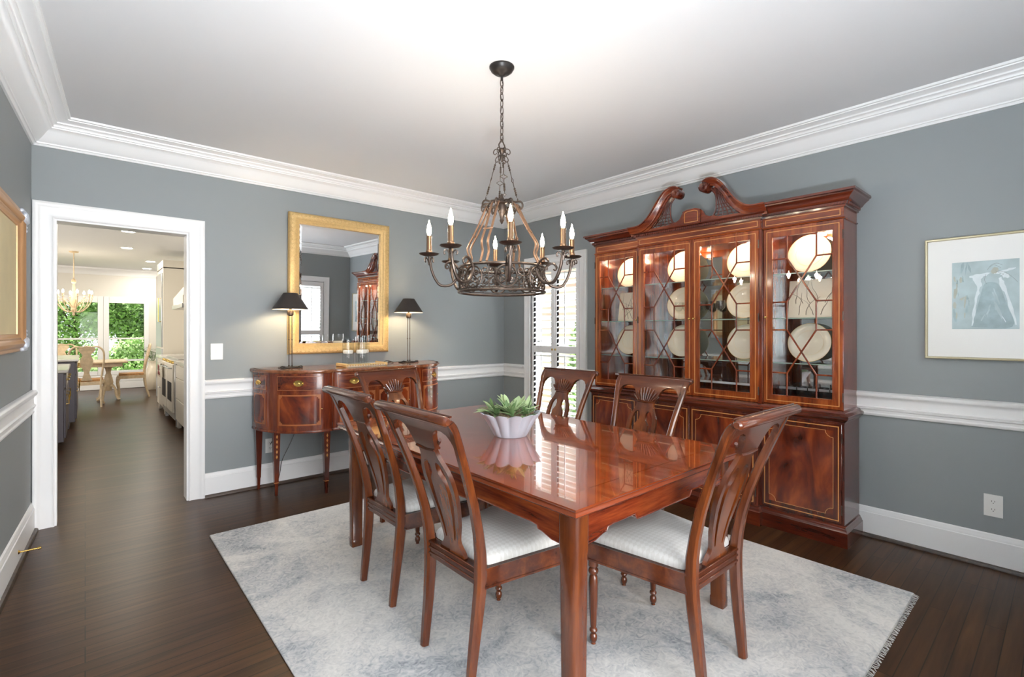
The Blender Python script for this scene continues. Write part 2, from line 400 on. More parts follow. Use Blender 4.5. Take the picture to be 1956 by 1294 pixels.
        for f in F_:
            c = sum((V[i] for i in f), Vector((0, 0)))/len(f)
            if pip(c.x, c.y, outer) and not any(pip(c.x, c.y, h) for h in holes): F2.append(tuple(f))
        n = len(V); vs = [mp(p.x, p.y, h0) for p in V]+[mp(p.x, p.y, h1) for p in V]
        fs = [tuple(reversed(f)) for f in F2]+[tuple(n+i for i in f) for f in F2]
        cnt = {}
        for f in F2:
            for i in range(len(f)):
                e = (f[i], f[(i+1) % len(f)]); cnt[e] = 1
        for (a, b) in list(cnt):
            if (b, a) not in cnt: fs.append((a, b, n+b, n+a))
        return s.add(vs, fs, m)
    def disc_sphere(s, c, r, n=10, sq=(1, 1, 1), m=0):
        k = n//2+1; prof = [(r*math.sin(PI*j/k), -r*math.cos(PI*j/k)) for j in range(k+1)]
        vs = [tuple(c)]; b = []
        old = s.T; s.T = old @ Matrix.Translation(c) @ Matrix.Diagonal((sq[0], sq[1], sq[2], 1)); s.lathe(prof, n, m=m); s.T = old
        return s
def build(s, name, mats, parent=None, smooth=True, kind=None, ang=38):
    me = bpy.data.meshes.new(name); me.from_pydata(s.v, [], s.f)
    if len(me.polygons) == len(s.m): me.polygons.foreach_set('material_index', s.m)
    if not isinstance(mats, (list, tuple)): mats = [mats]
    for mt in mats: me.materials.append(M[mt] if isinstance(mt, str) else mt)
    bm = bmesh.new(); bm.from_mesh(me)
    bmesh.ops.remove_doubles(bm, verts=bm.verts, dist=1e-5)
    bmesh.ops.recalc_face_normals(bm, faces=bm.faces)
    if smooth:
        ca = math.radians(ang)
        for f in bm.faces: f.smooth = True
        for e in bm.edges:
            if len(e.link_faces) == 2 and e.calc_face_angle(0) > ca: e.smooth = False
    bm.to_mesh(me); bm.free()
    o = bpy.data.objects.new(name, me); COL.objects.link(o)
    if parent: o.parent = parent
    if kind: o['kind'] = kind
    return o
MB.build = build
def tag(o, label, cat, group=None):
    o['label'] = label; o['category'] = cat
    if group: o['group'] = group
    return o
def thing(name, label, cat, loc=(0, 0, 0), rz=0, group=None):
    o = bpy.data.objects.new(name, None); o.empty_display_size = .1; COL.objects.link(o)
    o.location = loc; o.rotation_euler = (0, 0, rz); return tag(o, label, cat, group)
def dup(root, loc, rz, label=None, scale=None):
    r = root.copy(); COL.objects.link(r); r.location = loc; r.rotation_euler = (root.rotation_euler[0], root.rotation_euler[1], rz)
    if scale: r.scale = scale
    if label: r['label'] = label
    for ch in list(root.children):
        c = ch.copy(); COL.objects.link(c); c.parent = r
        for g in list(ch.children):
            d = g.copy(); COL.objects.link(d); d.parent = c
    return r
def arc(cx, cy, r, a0, a1, n, ry=None):
    ry = r if ry is None else ry
    return [(cx+r*math.cos(math.radians(a0+(a1-a0)*i/n)), cy+ry*math.sin(math.radians(a0+(a1-a0)*i/n))) for i in range(n+1)]
def spline(pts, n=6):
    """Catmull-Rom through points of any dimension"""
    P = [Vector(p) for p in pts]; out = []
    for i in range(len(P)-1):
        p0 = P[i-1] if i > 0 else P[i]*2-P[i+1]; p1, p2 = P[i], P[i+1]; p3 = P[i+2] if i+2 < len(P) else P[i+1]*2-P[i]
        for k in range(n):
            t = k/n
            out.append(0.5*((2*p1)+(p2-p0)*t+(2*p0-5*p1+4*p2-p3)*t*t+(3*p1-p0-3*p2+p3)*t**3))
    out.append(P[-1]); return [tuple(q) for q in out]
# ------------------------------------------------------------------ the room shell
WT = 0.14
LA = math.radians(3.05)                       # the left wall opens slightly
LX = lambda y: XL-(YB-y)*math.tan(LA)         # x of the left wall at a given y
YK = 14.2                                     # far kitchen wall
KX0, KX1 = -3.2, 1.62                         # kitchen sides
WIN1 = (3.281, 4.011, 0.32, 2.035)            # y0,y1,z0,z1 opening in the right wall
WIN2 = (2.42, 3.30, 0.32, 2.035)              # x0,x1 opening in the near wall
DOOR = (-0.155, 0.601, 2.062)
FO = (-0.35, 1.75, 2.15)                      # cased opening in the near wall the camera stands in

mb = MB(); mb.box(-4.2, -3.6, -.05, 5.2, YK+.2, 0); fl = mb.build('floor', 'floor', kind='structure')
ceil = MB().box(LX(YN)-.1, YN-.2, HC, XR+.2, YB+.14, HC+.05).build('ceiling', 'ceil', kind='structure')
# walls
yz = lambda a, b, h: (h, a, b); xz = lambda a, b, h: (a, h, b)
rect = lambda a0, b0, a1, b1: [(a0, b0), (a1, b0), (a1, b1), (a0, b1)]
MB().plate(rect(XL-.12, 0, XR+WT, HC), [rect(DOOR[0], -.001+.001, DOOR[1], DOOR[2])] if False else [], YB, YB+WT, xz) if False else None
mb = MB(); mb.box(XL-.12, YB, 0, DOOR[0], YB+WT, HC); mb.box(DOOR[0], YB, DOOR[2], DOOR[1], YB+WT, HC); mb.box(DOOR[1], YB, 0, XR+WT, YB+WT, HC)
mb.build('wall_back', 'wall', kind='structure')
MB().plate(rect(YN-WT, 0, YB, HC), [rect(WIN1[0], WIN1[2], WIN1[1], WIN1[3])], XR, XR+WT, yz).build('wall_right', 'wall', kind='structure')
mb = MB(); mb.plate([(FO[1], 0), (XR, 0), (XR, HC), (LX(YN), HC), (LX(YN), 0), (FO[0], 0), (FO[0], FO[2]), (FO[1], FO[2])], [rect(WIN2[0], WIN2[2], WIN2[1], WIN2[3])], YN-WT, YN, xz)
mb.build('wall_near', 'wall', kind='structure')
mb = MB(); mb.prism([(LX(YN), YN), (XL, YB), (XL-.12, YB), (LX(YN)-.12, YN)], 0, HC); mb.build('wall_left', 'wall', kind='structure')
# foyer behind the camera
mb = MB(); mb.box(-1.6, -3.6, 0, -1.5, YN-WT, HC); mb.build('wall_foyer_left', 'kwall', kind='structure')
mb = MB(); mb.box(2.2, -3.6, 0, 2.3, YN-WT, HC); mb.build('wall_foyer_right', 'kwall', kind='structure')
mb = MB(); mb.box(-1.6, -3.7, 0, 2.3, -3.6, HC); mb.build('wall_foyer_back', 'kwall', kind='structure')
mb = MB(); mb.box(-1.6, -3.6, HC, 2.3, YN-WT, HC+.05); mb.build('ceiling_foyer', 'ceil', kind='structure')
# mouldings of the dining room
room = [(LX(YN), YN), (XL, YB), (XR, YB), (XR, YN)]       # clockwise: interior on the right -> negative offset
def ring(path, prof, name, mat, closed=False):
    MB().sweep(path, [(-d, z) for d, z in prof], closed).build(name, mat, kind='structure')
crown = [(0, 2.530), (.012, 2.530), (.015, 2.537), (.020, 2.543), (.026, 2.544), (.028, 2.552), (.036, 2.558), (.050, 2.572), (.066, 2.592), (.080, 2.612), (.096, 2.630),
         (.106, 2.634), (.108, 2.642), (.116, 2.644), (.118, 2.652), (.124, 2.660), (.134, 2.664), (.136, 2.672), (.142, 2.676), (.190, 2.680), (.192, 2.685), (.204, 2.687), (.206, HC), (0, HC)]
ring(room, crown, 'trim_1', 'white', True)
rail = [(0, .771), (.012, .771), (.016, .776), (.017, .786), (.012, .792), (.014, .806), (.022, .812), (.024, .822), (.026, .826), (.016, .832), (.014, .870), (.018, .882),
        (.028, .890), (.032, .898), (.032, .912), (.026, .919), (.018, .922), (0, .922)]
base = [(0, 0), (.018, 0), (.018, .150), (.014, .154), (.014, .160), (.011, .168), (.008, .180), (0, .186)]
shoe = [(.018, 0), (.036, 0), (.035, .010), (.030, .017), (.018, .020)]
cb = .105                                                  # casing width
runs = {'left': [room[0], room[1]], 'back': [(DOOR[1]+cb, YB), (XR, YB), (XR, WIN1[1]+.09)], 'right': [(XR, WIN1[0]-.09), (XR, YN), (FO[1]+.1, YN)]}
i = 2
for k, path in runs.items():
    ring(path, rail, 'trim_%d' % i, 'white'); i += 1
    if k == 'back': path2 = [(DOOR[1]+cb, YB), (XR, YB), (XR, WIN1[0]-.09)]
    else: path2 = path
    if k == 'right': path2 = [(XR, 3.19), (XR, YN), (FO[1]+.1, YN)]
    ring(path2, base, 'baseboard_'+k, 'white')
    ring(path2, shoe, 'trim_%d' % i, 'shoe'); i += 1
# door casing and jamb (opening into the kitchen)
cas = [(0, 0), (0, .014), (.006, .018), (.012, .014), (.020, .013), (.060, .016), (.075, .020), (.082, .026), (.097, .028), (.105, .024), (.105, 0)]
def casing(name, pts, plane, sgn=1, prof=cas, closed=False):
    mb = MB(); mb.sweep(pts, [(d, h) for d, h in prof], closed, mp=plane); return mb.build(name, 'white', kind='structure')
dc = MB(); dc.sweep([(DOOR[0], 0), (DOOR[0], DOOR[2]), (DOOR[1], DOOR[2]), (DOOR[1], 0)], [(d, h) for d, h in cas], mp=lambda a, b, h: (a, YB-h, b))
dc.sweep([(DOOR[0], 0), (DOOR[0], DOOR[2]), (DOOR[1], DOOR[2]), (DOOR[1], 0)], [(d, h) for d, h in cas], mp=lambda a, b, h: (a, YB+WT+h, b))
dc.sweep([(DOOR[0], 0), (DOOR[0], DOOR[2]), (DOOR[1], DOOR[2]), (DOOR[1], 0)], [(-.012, -.002), (-.012, WT+.002), (.001, WT+.002), (.001, -.002)], mp=lambda a, b, h: (a, YB+h, b))
dc.build('door_1', 'white', kind='structure')
dc = MB(); dc.sweep([(FO[1], 0), (FO[1], FO[2]), (FO[0], FO[2]), (FO[0], 0)], [(-d, h) for d, h in cas], mp=lambda a, b, h: (a, YN+h, b))
dc.sweep([(FO[1], 0), (FO[1], FO[2]), (FO[0], FO[2]), (FO[0], 0)], [(.012, -.002), (.012, WT+.002), (-.001, WT+.002), (-.001, -.002)], mp=lambda a, b, h: (a, YN-h, b))
dc.build('door_2', 'white', kind='structure')

# shuttered windows: plane map (a along wall, b up, h into the room)
def shutter_window(name, a0, a1, z0, z1, mp, depth):
    root = MB()
    w4 = .09; wc = [(0, 0), (0, .014), (.006, .018), (.012, .014), (.05, .016), (.066, .02), (.072, .026), (.084, .028), (.09, .024), (.09, 0)]
    root.sweep([(a0, z0), (a0, z1), (a1, z1), (a1, z0)], wc, mp=mp)
    bx = lambda mb, A0, Z0, H0, A1, Z1, H1, m=0: mb.add([mp(a, z, h) for h in (H0, H1) for z in (Z0, Z1) for a in (A0, A1)], [(0, 2, 3, 1), (4, 5, 7, 6), (0, 1, 5, 4), (2, 6, 7, 3), (0, 4, 6, 2), (1, 3, 7, 5)], m)
    bx(root, a0-.12, z0-.03, 0, a1+.12, z0, .05)             # stool
    bx(root, a0-.09, z0-.11, 0, a1+.09, z0-.03, .016)        # apron
    for (A, B, C, D) in ((a0, z0, a0+.012, z1), (a1-.012, z0, a1, z1), (a0, z1-.012, a1, z1), (a0, z0, a1, z0+.012)):
        bx(root, A, B, -depth, C, D, .0)
    r = root.build(name, 'white', kind='structure')
    sash = MB(); zm = (z0+z1)/2
    for (A, B, C, D) in ((a0+.012, z0+.012, a0+.05, z1-.012), (a1-.05, z0+.012, a1-.012, z1-.012), (a0+.012, z1-.05, a1-.012, z1-.012), (a0+.012, z0+.012, a1-.012, z0+.06), (a0+.012, zm-.02, a1-.012, zm+.02)):
        bx(sash, A, B, -depth+.02, C, D, -depth+.05)
    sash.build('window_sash', 'white', r)
    g = MB(); bx(g, a0+.05, z0+.05, -depth+.034, a1-.05, z1-.05, -depth+.037); g.build('window_pane', 'pane', r)
    am = (a0+a1)/2
    for (p0, p1) in ((a0+.014, am-.002), (am+.002, a1-.014)):
        s = MB(); H0, H1 = -.022, .006; st = .042; zr = z0+.46*(z1-z0)
        for (A, B, C, D) in ((p0, z0+.014, p0+st, z1-.014), (p1-st, z0+.014, p1, z1-.014), (p0+st, z1-.085, p1-st, z1-.014), (p0+st, z0+.014, p1-st, z0+.10), (p0+st, zr-.037, p1-st, zr+.037)):
            bx(s, A, B, H0, C, D, H1)
        for (za, zb) in ((z0+.10, zr-.037), (zr+.037, z1-.085)):
            n = round((zb-za)/.058); dz = (zb-za)/n
            for q in range(n):
                zc = za+(q+.5)*dz; hh = .030; t = .0045; tl = math.radians(-18)
                poly = [(-hh, 0), (-hh*.6, t), (hh*.6, t), (hh, 0), (hh*.6, -t), (-hh*.6, -t)]
                pv = []
                for a in (p0+st, p1-st):
                    for (x, y) in poly:
                        X = x*math.cos(tl)-y*math.sin(tl); Y = x*math.sin(tl)+y*math.cos(tl)
                        pv.append(mp(a, zc+Y, -.008+X))
                s.add(pv, [tuple(range(6)), tuple(range(11, 5, -1))]+[(k, (k+1) % 6, 6+(k+1) % 6, 6+k) for k in range(6)])
            bx(s, (p0+p1)/2-.005, za+.02, .022, (p0+p1)/2+.005, zb-.02, .032)       # tilt rod
        sh = s.build('shutter_panel', 'white', r)
        k = MB(); pk = p1-.02 if p1 < am else p0+.02
        bx(k, pk-.006, zr-.01, .006, pk+.006, zr+.01, .02); k.build('shutter_knob', 'brass', sh)
    return r
shutter_window('window_1', WIN1[0], WIN1[1], WIN1[2], WIN1[3], lambda a, b, h: (XR-h, a, b), WT)
shutter_window('window_2', WIN2[0], WIN2[1], WIN2[2], WIN2[3], lambda a, b, h: (a, YN+h, b), WT)

# ------------------------------------------------------------------ kitchen shell
MB().box(KX0, YB+WT, HC, KX1+.1, YK, HC+.05).build('ceiling_kitchen', 'ceil', kind='structure')
MB().box(KX1, YB+WT, 0, KX1+.1, YK, HC).build('wall_kitchen_right', 'kwall', kind='structure')
MB().box(KX0-.1, YB+WT, 0, KX0, YK, HC).build('wall_kitchen_left', 'kwall', kind='structure')
MB().box(KX0, YB+WT, 0, XL-.12, YB+WT+.1, HC).build('wall_kitchen_near', 'kwall', kind='structure')
KW = [(-2.3, -1.18), (-1.04, -.58+.0), (-.47, .24), (.374, 1.061)]
KW = [(-1.42, -.60), (-.47, .24), (.374, 1.061)]
KZ0, KZ1 = .38, 1.965
MB().plate(rect(KX0, 0, KX1, HC), [rect(a, KZ0, b, KZ1) for a, b in KW], YK, YK+.14, xz).build('wall_kitchen_far', 'kwall', kind='structure')
for i, (a, b) in enumerate(KW):
    mb = MB(); f = .03
    for (A, B, C, D) in ((a-.065, KZ0-.06, a+f, KZ1+.11), (b-f, KZ0-.06, b+.065, KZ1+.11), (a+f, KZ1-f, b-f, KZ1+.11), (a+f, KZ0-.06, b-f, KZ0+f)):
        mb.box(A, YK-.02, B, C, YK+.04, D, .004)
    mb.box(a, YK, .615, b, YK+.05, .655); mb.box(a, YK, 1.115, b, YK+.05, 1.15)
    r = mb.build('window_%d' % (i+3), 'white', kind='structure')
    MB().box(a+f, YK+.06, KZ0+f, b-f, YK+.064, KZ1-f).build('window_pane', 'pane', r)
ring([(KX0, YB+WT+.1), (KX0, YK), (KX1, YK), (KX1, YB+WT)], [(0, 2.55), (.02, 2.55), (.03, 2.58), (.09, 2.66), (.11, 2.67), (.115, HC), (0, HC)], 'trim_20', 'white')
MB().box(KX0, YK-.05, 0, KX1, YK, .16, .01).build('baseboard_kitchen', 'white', kind='structure')
MB().box(KX0, YK-.045, .16, KX1, YK, .30, .01).build('trim_21', 'white', kind='structure')
# outside
mb = MB(); mb.box(-25, YK+.2, -.6, 25, 45, -.452); mb.box(5.2, -25, -.6, 25, YK+.2, -.45); mb.box(-25, -25, -.6, -4.2, YK+.2, -.45); mb.box(-4.2, -25, -.6, 5.2, -3.75, -.45)
tag(mb.build('lawn', 'grass', kind='stuff'), 'green lawn outside beyond the kitchen windows', 'lawn')
# ------------------------------------------------------------------ rug
rg = MB(); rg.box(.595, .515, 0, 3.095, 3.605, .010, .003)
rug = tag(rg.build('area_rug', 'rug'), 'large pale grey distressed rug under the dining table', 'rug')
fr = MB(); random.seed(3)
y = .515
for yy, sg in ((.515, -1), (3.605, 1)):
    x = .60
    while x < 3.09:
        fr.tube([(x, yy, .006), (x+random.uniform(-.006, .006), yy+sg*.010, .005), (x+random.uniform(-.010, .010), yy+sg*.020, .002)], .0016, 4); x += .011
fo = fr.build('fringe', 'rug', rug); fo['kind'] = 'stuff'

# ------------------------------------------------------------------ dining table
TX0, TX1, TY0, TY1, TZ = 1.155, 2.350, 1.020, 2.945, .748
tcx, tcy, hx, hy = (TX0+TX1)/2, (TY0+TY1)/2, (TX1-TX0)/2, (TY1-TY0)/2
M['ttop'] = tabletop_mat(hx, hy)
tb = thing('dining_table', 'large glossy mahogany dining table with square legs in the middle of the rug', 'table', (tcx, tcy, 0))
edge = [(0, 0), (0, -.004), (.003, -.010), (.010, -.013), (.004, -.018), (.002, -.026), (.010, -.034), (.022, -.038), (.024, -.040)]
mb = MB()
n = len(edge); loop = [(-hx, -hy), (hx, -hy), (hx, hy), (-hx, hy)]
vs = []; fs = []
for (d, z) in edge:
    for (x, y) in loop: vs.append((x-math.copysign(d, x), y-math.copysign(d, y), TZ+z))
for j in range(n-1):
    for k in range(4): fs.append((j*4+k, j*4+(k+1) % 4, (j+1)*4+(k+1) % 4, (j+1)*4+k))
fs += [(3, 2, 1, 0), tuple((n-1)*4+k for k in range(4))]
mb.add(vs, fs)
for k_, f_ in enumerate(mb.f):
    mb.m[k_] = 0 if len(set(vs[i][2] for i in f_)) == 1 and vs[f_[0]][2] > TZ-.001 else 1
mb.build('tabletop', ['ttop', 'table_edge'], tb)
LG = .074; inn = .045
def apron_poly(L, H=.098):
    # stepped lower edge: deeper at the legs and in the middle
    a = [(-L, 0), (-L, -H-.022)]
    a += [(-L+.05, -H-.020), (-L+.09, -H-.008), (-L+.115, -H-.004), (-L+.120, -H+.008), (-L+.15, -H+.012)]
    a += [(-L*.42, -H+.012), (-L*.40, -H-.004), (-L*.38, -H-.010), (-L*.34, -H-.010)]
    b = [(-x, y) for x, y in reversed(a)]
    return a+b
for (nm, L, mp) in (('apron', hx-inn-LG+.01, lambda a, b, h: (a, -hy+inn+.010+h, TZ-.040+b)), ('apron', hx-inn-LG+.01, lambda a, b, h: (a, hy-inn-.010-h, TZ-.040+b)),
                    ('apron', hy-inn-LG+.01, lambda a, b, h: (-hx+inn+.010+h, a, TZ-.040+b)), ('apron', hy-inn-LG+.01, lambda a, b, h: (hx-inn-.010-h, a, TZ-.040+b))):
    mb = MB(); P = apron_poly(L); mb.plate(P, [], 0, .022, mp)
    mb.tube([mp(a, b+.004, -.001) for a, b in P[1:-1]], .003, 5)
    mb.build(nm, 'mah_x' if L < .6 else 'mah_y', tb)
for sx in (-1, 1):
    for sy in (-1, 1):
        x = sx*(hx-inn-LG/2); y = sy*(hy-inn-LG/2); mb = MB(); vs = []; r = LG/2
        secs = [(TZ-.040, 1.0), (TZ-.17, 1.0), (TZ-.19, .95), (.30, .90), (.055, .84), (.052, .90), (.012, .88), (.010, .86)]
        k = 0
        for (z, q) in secs:
            rr = r*q; c = .22*rr; ring_ = []
            for a in range(4):
                ax_, ay_ = ((1, 1), (-1, 1), (-1, -1), (1, -1))[a]; big = (ax_ == sx and ay_ == sy)
                cc = rr*.75 if big else c
                for t in range(4):
                    th = math.radians(a*90+t*30); ring_.append((x+ax_*(rr-cc)+cc*math.cos(th), y+ay_*(rr-cc)+cc*math.sin(th), z))
            vs += ring_
        N_ = 16
        fs = [(j*N_+k, j*N_+(k+1) % N_, (j+1)*N_+(k+1) % N_, (j+1)*N_+k) for j in range(len(secs)-1) for k in range(N_)]
        fs += [tuple(range(N_)), tuple((len(secs)-1)*N_+k for k in range(N_))]
        mb.add(vs, fs); mb.build('leg', 'chair', tb)

# ------------------------------------------------------------------ dining chair (faces +y, origin on the floor under the seat)
def back_y(z):      # side profile of the back
    K = [(0, -.245), (.12, -.232), (.25, -.217), (.38, -.207), (.46, -.208), (.56, -.223), (.68, -.255), (.80, -.297), (.90, -.337), (.96, -.362), (.99, -.377), (1.01, -.395), (1.02, -.41)]
    for (z0, y0), (z1, y1) in zip(K, K[1:]):
        if z <= z1: return y0+(y1-y0)*(z-z0)/(z1-z0)
    return K[-1][1]
def post_x(z):
    K = [(0, .158), (.2, .162), (.45, .176), (.6, .187), (.8, .209), (.93, .229), (1.02, .240)]
    for (z0, y0), (z1, y1) in zip(K, K[1:]):
        if z <= z1: return y0+(y1-y0)*(z-z0)/(z1-z0)
    return K[-1][1]
def make_chair(label):
    t = thing('dining_chair', label, 'chair', group='carved dining chairs around the table')
    # seat frame (trapezoid) and cushion
    fw, rw, yf, yr = .242, .180, .225, -.200
    mb = MB()
    def bar(p, q, z0, z1, th, m=0):
        P, Q = Vector(p), Vector(q); d = (Q-P).normalized(); nn = Vector((-d.y, d.x))*th/2
        poly = [P+nn, Q+nn, Q-nn, P-nn]
        mb.prism([(v.x, v.y) for v in poly], z0, z1, m=m)
    for z0, z1, th in ((.372, .440, .024), (.366, .374, .030), (.432, .440, .030)):
        bar((-fw, yf), (fw, yf), z0, z1, th); bar((-fw, yf), (-rw, yr), z0, z1, th); bar((fw, yf), (rw, yr), z0, z1, th)
    mb.build('seat_frame', 'chair_x', t)
    mb = MB(); y0 = back_y(.42)
    mb.box(-rw, y0-.014, .372, rw, y0+.014, .440, .003)
    for z in (.392, .414, .436): mb.box(-rw, y0-.018, z-.007, rw, y0+.018, z+.004, .002)
    mb.build('back_rail', 'chair_x', t)
    mb = MB(); secs = []; N_ = 9
    def outline(ins):
        pts = []
        cs = [(-fw+.006+ins, yf-.002-ins), (fw-.006-ins, yf-.002-ins), (rw-.004-ins, yr+.012+ins), (-rw+.004+ins, yr+.012+ins)]
        for k in range(4):
            P = Vector(cs[k]); A = Vector(cs[k-1]); B = Vector(cs[(k+1) % 4]); r = .03
            a = P+(A-P).normalized()*r; b = P+(B-P).normalized()*r
            for q in range(5):
                s_ = q/4; pts.append(tuple(a*(1-s_)**2+P*2*s_*(1-s_)+b*s_**2))
            C_ = cs[(k+1) % 4]; e = Vector(C_)+(P-Vector(C_)).normalized()*r
            for q in (1, 2, 3): pts.append(tuple(b+(e-b)*q/4))
        return pts
    prof = [(0, .440), (-.001, .452), (.003, .464), (.012, .474), (.035, .483), (.075, .489), (.13, .492), (.17, .493)]
    vs = []; 
    for ins, z in prof:
        o = outline(0); c = Vector((0, .01))
        for p in o:
            v = Vector(p)-c; s_ = max(.02, 1-ins/.21); vs.append((c.x+v.x*s_, c.y+v.y*s_, z))
    k = len(outline(0)); fs = [(j*k+i, j*k+(i+1) % k, (j+1)*k+(i+1) % k, (j+1)*k+i) for j in range(len(prof)-1) for i in range(k)]
    fs += [tuple(range(k)), tuple((len(prof)-1)*k+i for i in range(k))]
    mb.add(vs, fs); mb.build('seat', 'fabric', t, ang=60)
    # turned front legs
    tp = [(0, .370), (.020, .370), (.021, .335), (.014, .328), (.020, .320), (.0215, .312), (.018, .303), (.012, .298), (.017, .290), (.019, .26), (.0165, .16), (.0125, .085), (.011, .078),
          (.016, .072), (.017, .066), (.013, .060), (.010, .054), (.015, .046), (.0165, .036), (.014, .024), (.009, .018), (.010, .011), (0, .010)]
    for sx in (-1, 1):
        mb = MB(); mb.lathe([(r, z) for r, z in tp], 16, (sx*(fw-.022), yf-.022, 0), fl=lambda th, j: 1+(.05*math.cos(8*th) if 9 <= j <= 11 else 0)); mb.build('leg', 'chair', t)
    # rear legs running up into back posts
    for sx in (-1, 1):
        mb = MB(); zs = [.0125, .06, .12, .2, .28, .36, .42, .5, .58, .68, .78, .86, .92, .96, .985, 1.003]
        pts = [(sx*post_x(z), back_y(z), z) for z in zs]
        mb.beam(pts, [.030, .032, .034, .036, .038, .040, .040, .037, .034, .032, .032, .032, .033, .034, .034, .034], [.032, .035, .038, .041, .044, .046, .046, .042, .037, .034, .031, .029, .028, .026, .024, .020], (1, 0, 0), .22)
        mb.build('leg', 'chair', t)
    # crest rail with arches, shell and rolled top
    def bend(u, v, h): return (u, back_y(v)+h*(.9), v+h*.25)
    half = [(.246, .955), (.238, .915), (.216, .885), (.212, .905), (.203, .932), (.188, .952), (.162, .962), (.130, .962), (.104, .952), (.088, .932), (.076, .902), (.066, .872)]
    outl = [(-.250, 1.014), (.250, 1.014)]+half+[(-u, v) for u, v in reversed(half)]
    mb = MB(); mb.plate(outl, [], -.011, .011, bend, grid=.03)
    ty, tz = back_y(1.012)-.004, 1.006
    roll = [(u, ty-.006+.000*abs(u), tz) for u in (-.27, -.26, -.1, 0, .1, .26, .27)]
    rp = []
    for u in [-.262, -.256, -.248, -.13, 0, .13, .248, .256, .262]:
        rp.append((u, ty-.006, tz+.003))
    mb.tube(rp, [.010, .015, .018, .019, .0195, .019, .018, .015, .010], 14)
    mb.tube([(-.256, ty+.008, tz+.019), (0, ty+.008, tz+.020), (.256, ty+.008, tz+.019)], .004, 6)
    cr = mb.build('crest_rail', 'chair_x', t)
    mb = MB()
    for sg in (1,):
        for q in range(9):
            k_ = q-4
            p = []
            for s_ in (0, .35, .7, 1.0):
                u = k_*(.0120+.0095*s_); v = .876+(.080-.0030*k_*k_)*s_
                x, yy, z = bend(u, v, .014); p.append((x, yy, z))
            mb.tube(p, [.0045, .0060, .0078, .0066], 8)
            p2 = [(x, yy-.024, z-.006) for x, yy, z in p]
    mb.tube([bend(u, .868+.004*abs(u)/.05, .012) for u in (-.064, -.03, 0, .03, .064)], .0055, 6)
    mb.tube([bend(u, .868+.004*abs(u)/.05, -.012) for u in (-.064, -.03, 0, .03, .064)], .0045, 6)
    mb.build('carved_shell', 'chair_x', cr)
    # pierced vase splat
    hs = [(.058, .876), (.058, .850), (.070, .822), (.090, .788), (.099, .750), (.099, .705), (.090, .645), (.074, .585), (.059, .535), (.050, .503), (.050, .486), (.062, .468), (.078, .452), (.084, .436)]
    hs = [tuple(p) for p in spline(hs, 2)]
    outl = [(-u, v) for u, v in reversed(hs)]+hs
    outl = hs+[(-u, v) for u, v in reversed(hs)]
    hole = [(.036, .818), (.052, .812), (.066, .790), (.074, .755), (.075, .705), (.067, .645), (.053, .585), (.040, .530), (.031, .498), (.025, .500), (.028, .535), (.036, .590), (.044, .650), (.048, .700), (.045, .738), (.034, .752), (.022, .768), (.019, .792), (.025, .812)]
    hole2 = [(-u, v) for u, v in reversed(hole)]
    mb = MB(); mb.plate(outl, [hole, hole2], -.009, .009, bend, grid=.025)
    mb.build('splat', 'chair', t)
    return t
ch = make_chair('carved dining chair with cream seat on the left table side, the one nearer the camera')
ch.location = (1.30, 1.60, .001); ch.rotation_euler = (0, 0, -PI/2)
CH = [((1.335, 2.265, 0), -PI/2, 'carved dining chair with cream seat on the left table side, the one nearer the sideboard'),
      ((1.81, 1.105, 0), 0, 'carved dining chair with cream seat at the table end nearest the camera'),
      ((2.275, 1.725, 0), PI/2, 'carved dining chair standing directly in front of the middle of the china cabinet'),
      ((2.275, 2.425, 0), PI/2, 'carved dining chair standing in front of the shuttered window'),
      ((1.715, 2.865, 0), PI+math.radians(9), 'carved dining chair at the far table end in front of the sideboard')]
for loc, rz, lb in CH: dup(ch, (loc[0], loc[1], .001), rz, lb)

# ------------------------------------------------------------------ centrepiece bowl with plant
bw = thing('fluted_bowl', 'silver fluted bowl filled with succulents in the middle of the table', 'bowl', (1.722, 1.985, TZ))
N_ = 12
def flute(th, j):
    k = (j/7.0) if j <= 7 else (14-j)/7.0
    return 1+.20*k*(abs(math.cos(N_/2*th))**.8-.55)
mb = MB(); mb.lathe([(0, .001), (.085, .001), (.092, .012), (.103, .035), (.118, .065), (.133, .093), (.146, .112), (.154, .126), (.150, .127), (.142, .112), (.129, .093), (.113, .065), (.098, .035), (.088, .015), (0, .012)], 140, fl=flute)
for k_, (x, y, z) in enumerate(mb.v):
    th = math.atan2(y, x); r_ = z/.126; q_ = abs(math.cos(N_/2*th))
    if r_ > .5: mb.v[k_] = (x, y, z+(.012*q_-.010)*(r_-.5)*2)
b_ = mb.build('bowl', 'silver', bw, ang=50)
mo = MB(); mo.lathe([(0, .120), (.05, .122), (.09, .114), (.118, .100), (.120, .085), (0, .08)], 28, fl=lambda th, j: 1+.06*math.sin(7*th)+.04*math.sin(13*th)); mo.build('dry_moss', 'moss', bw)
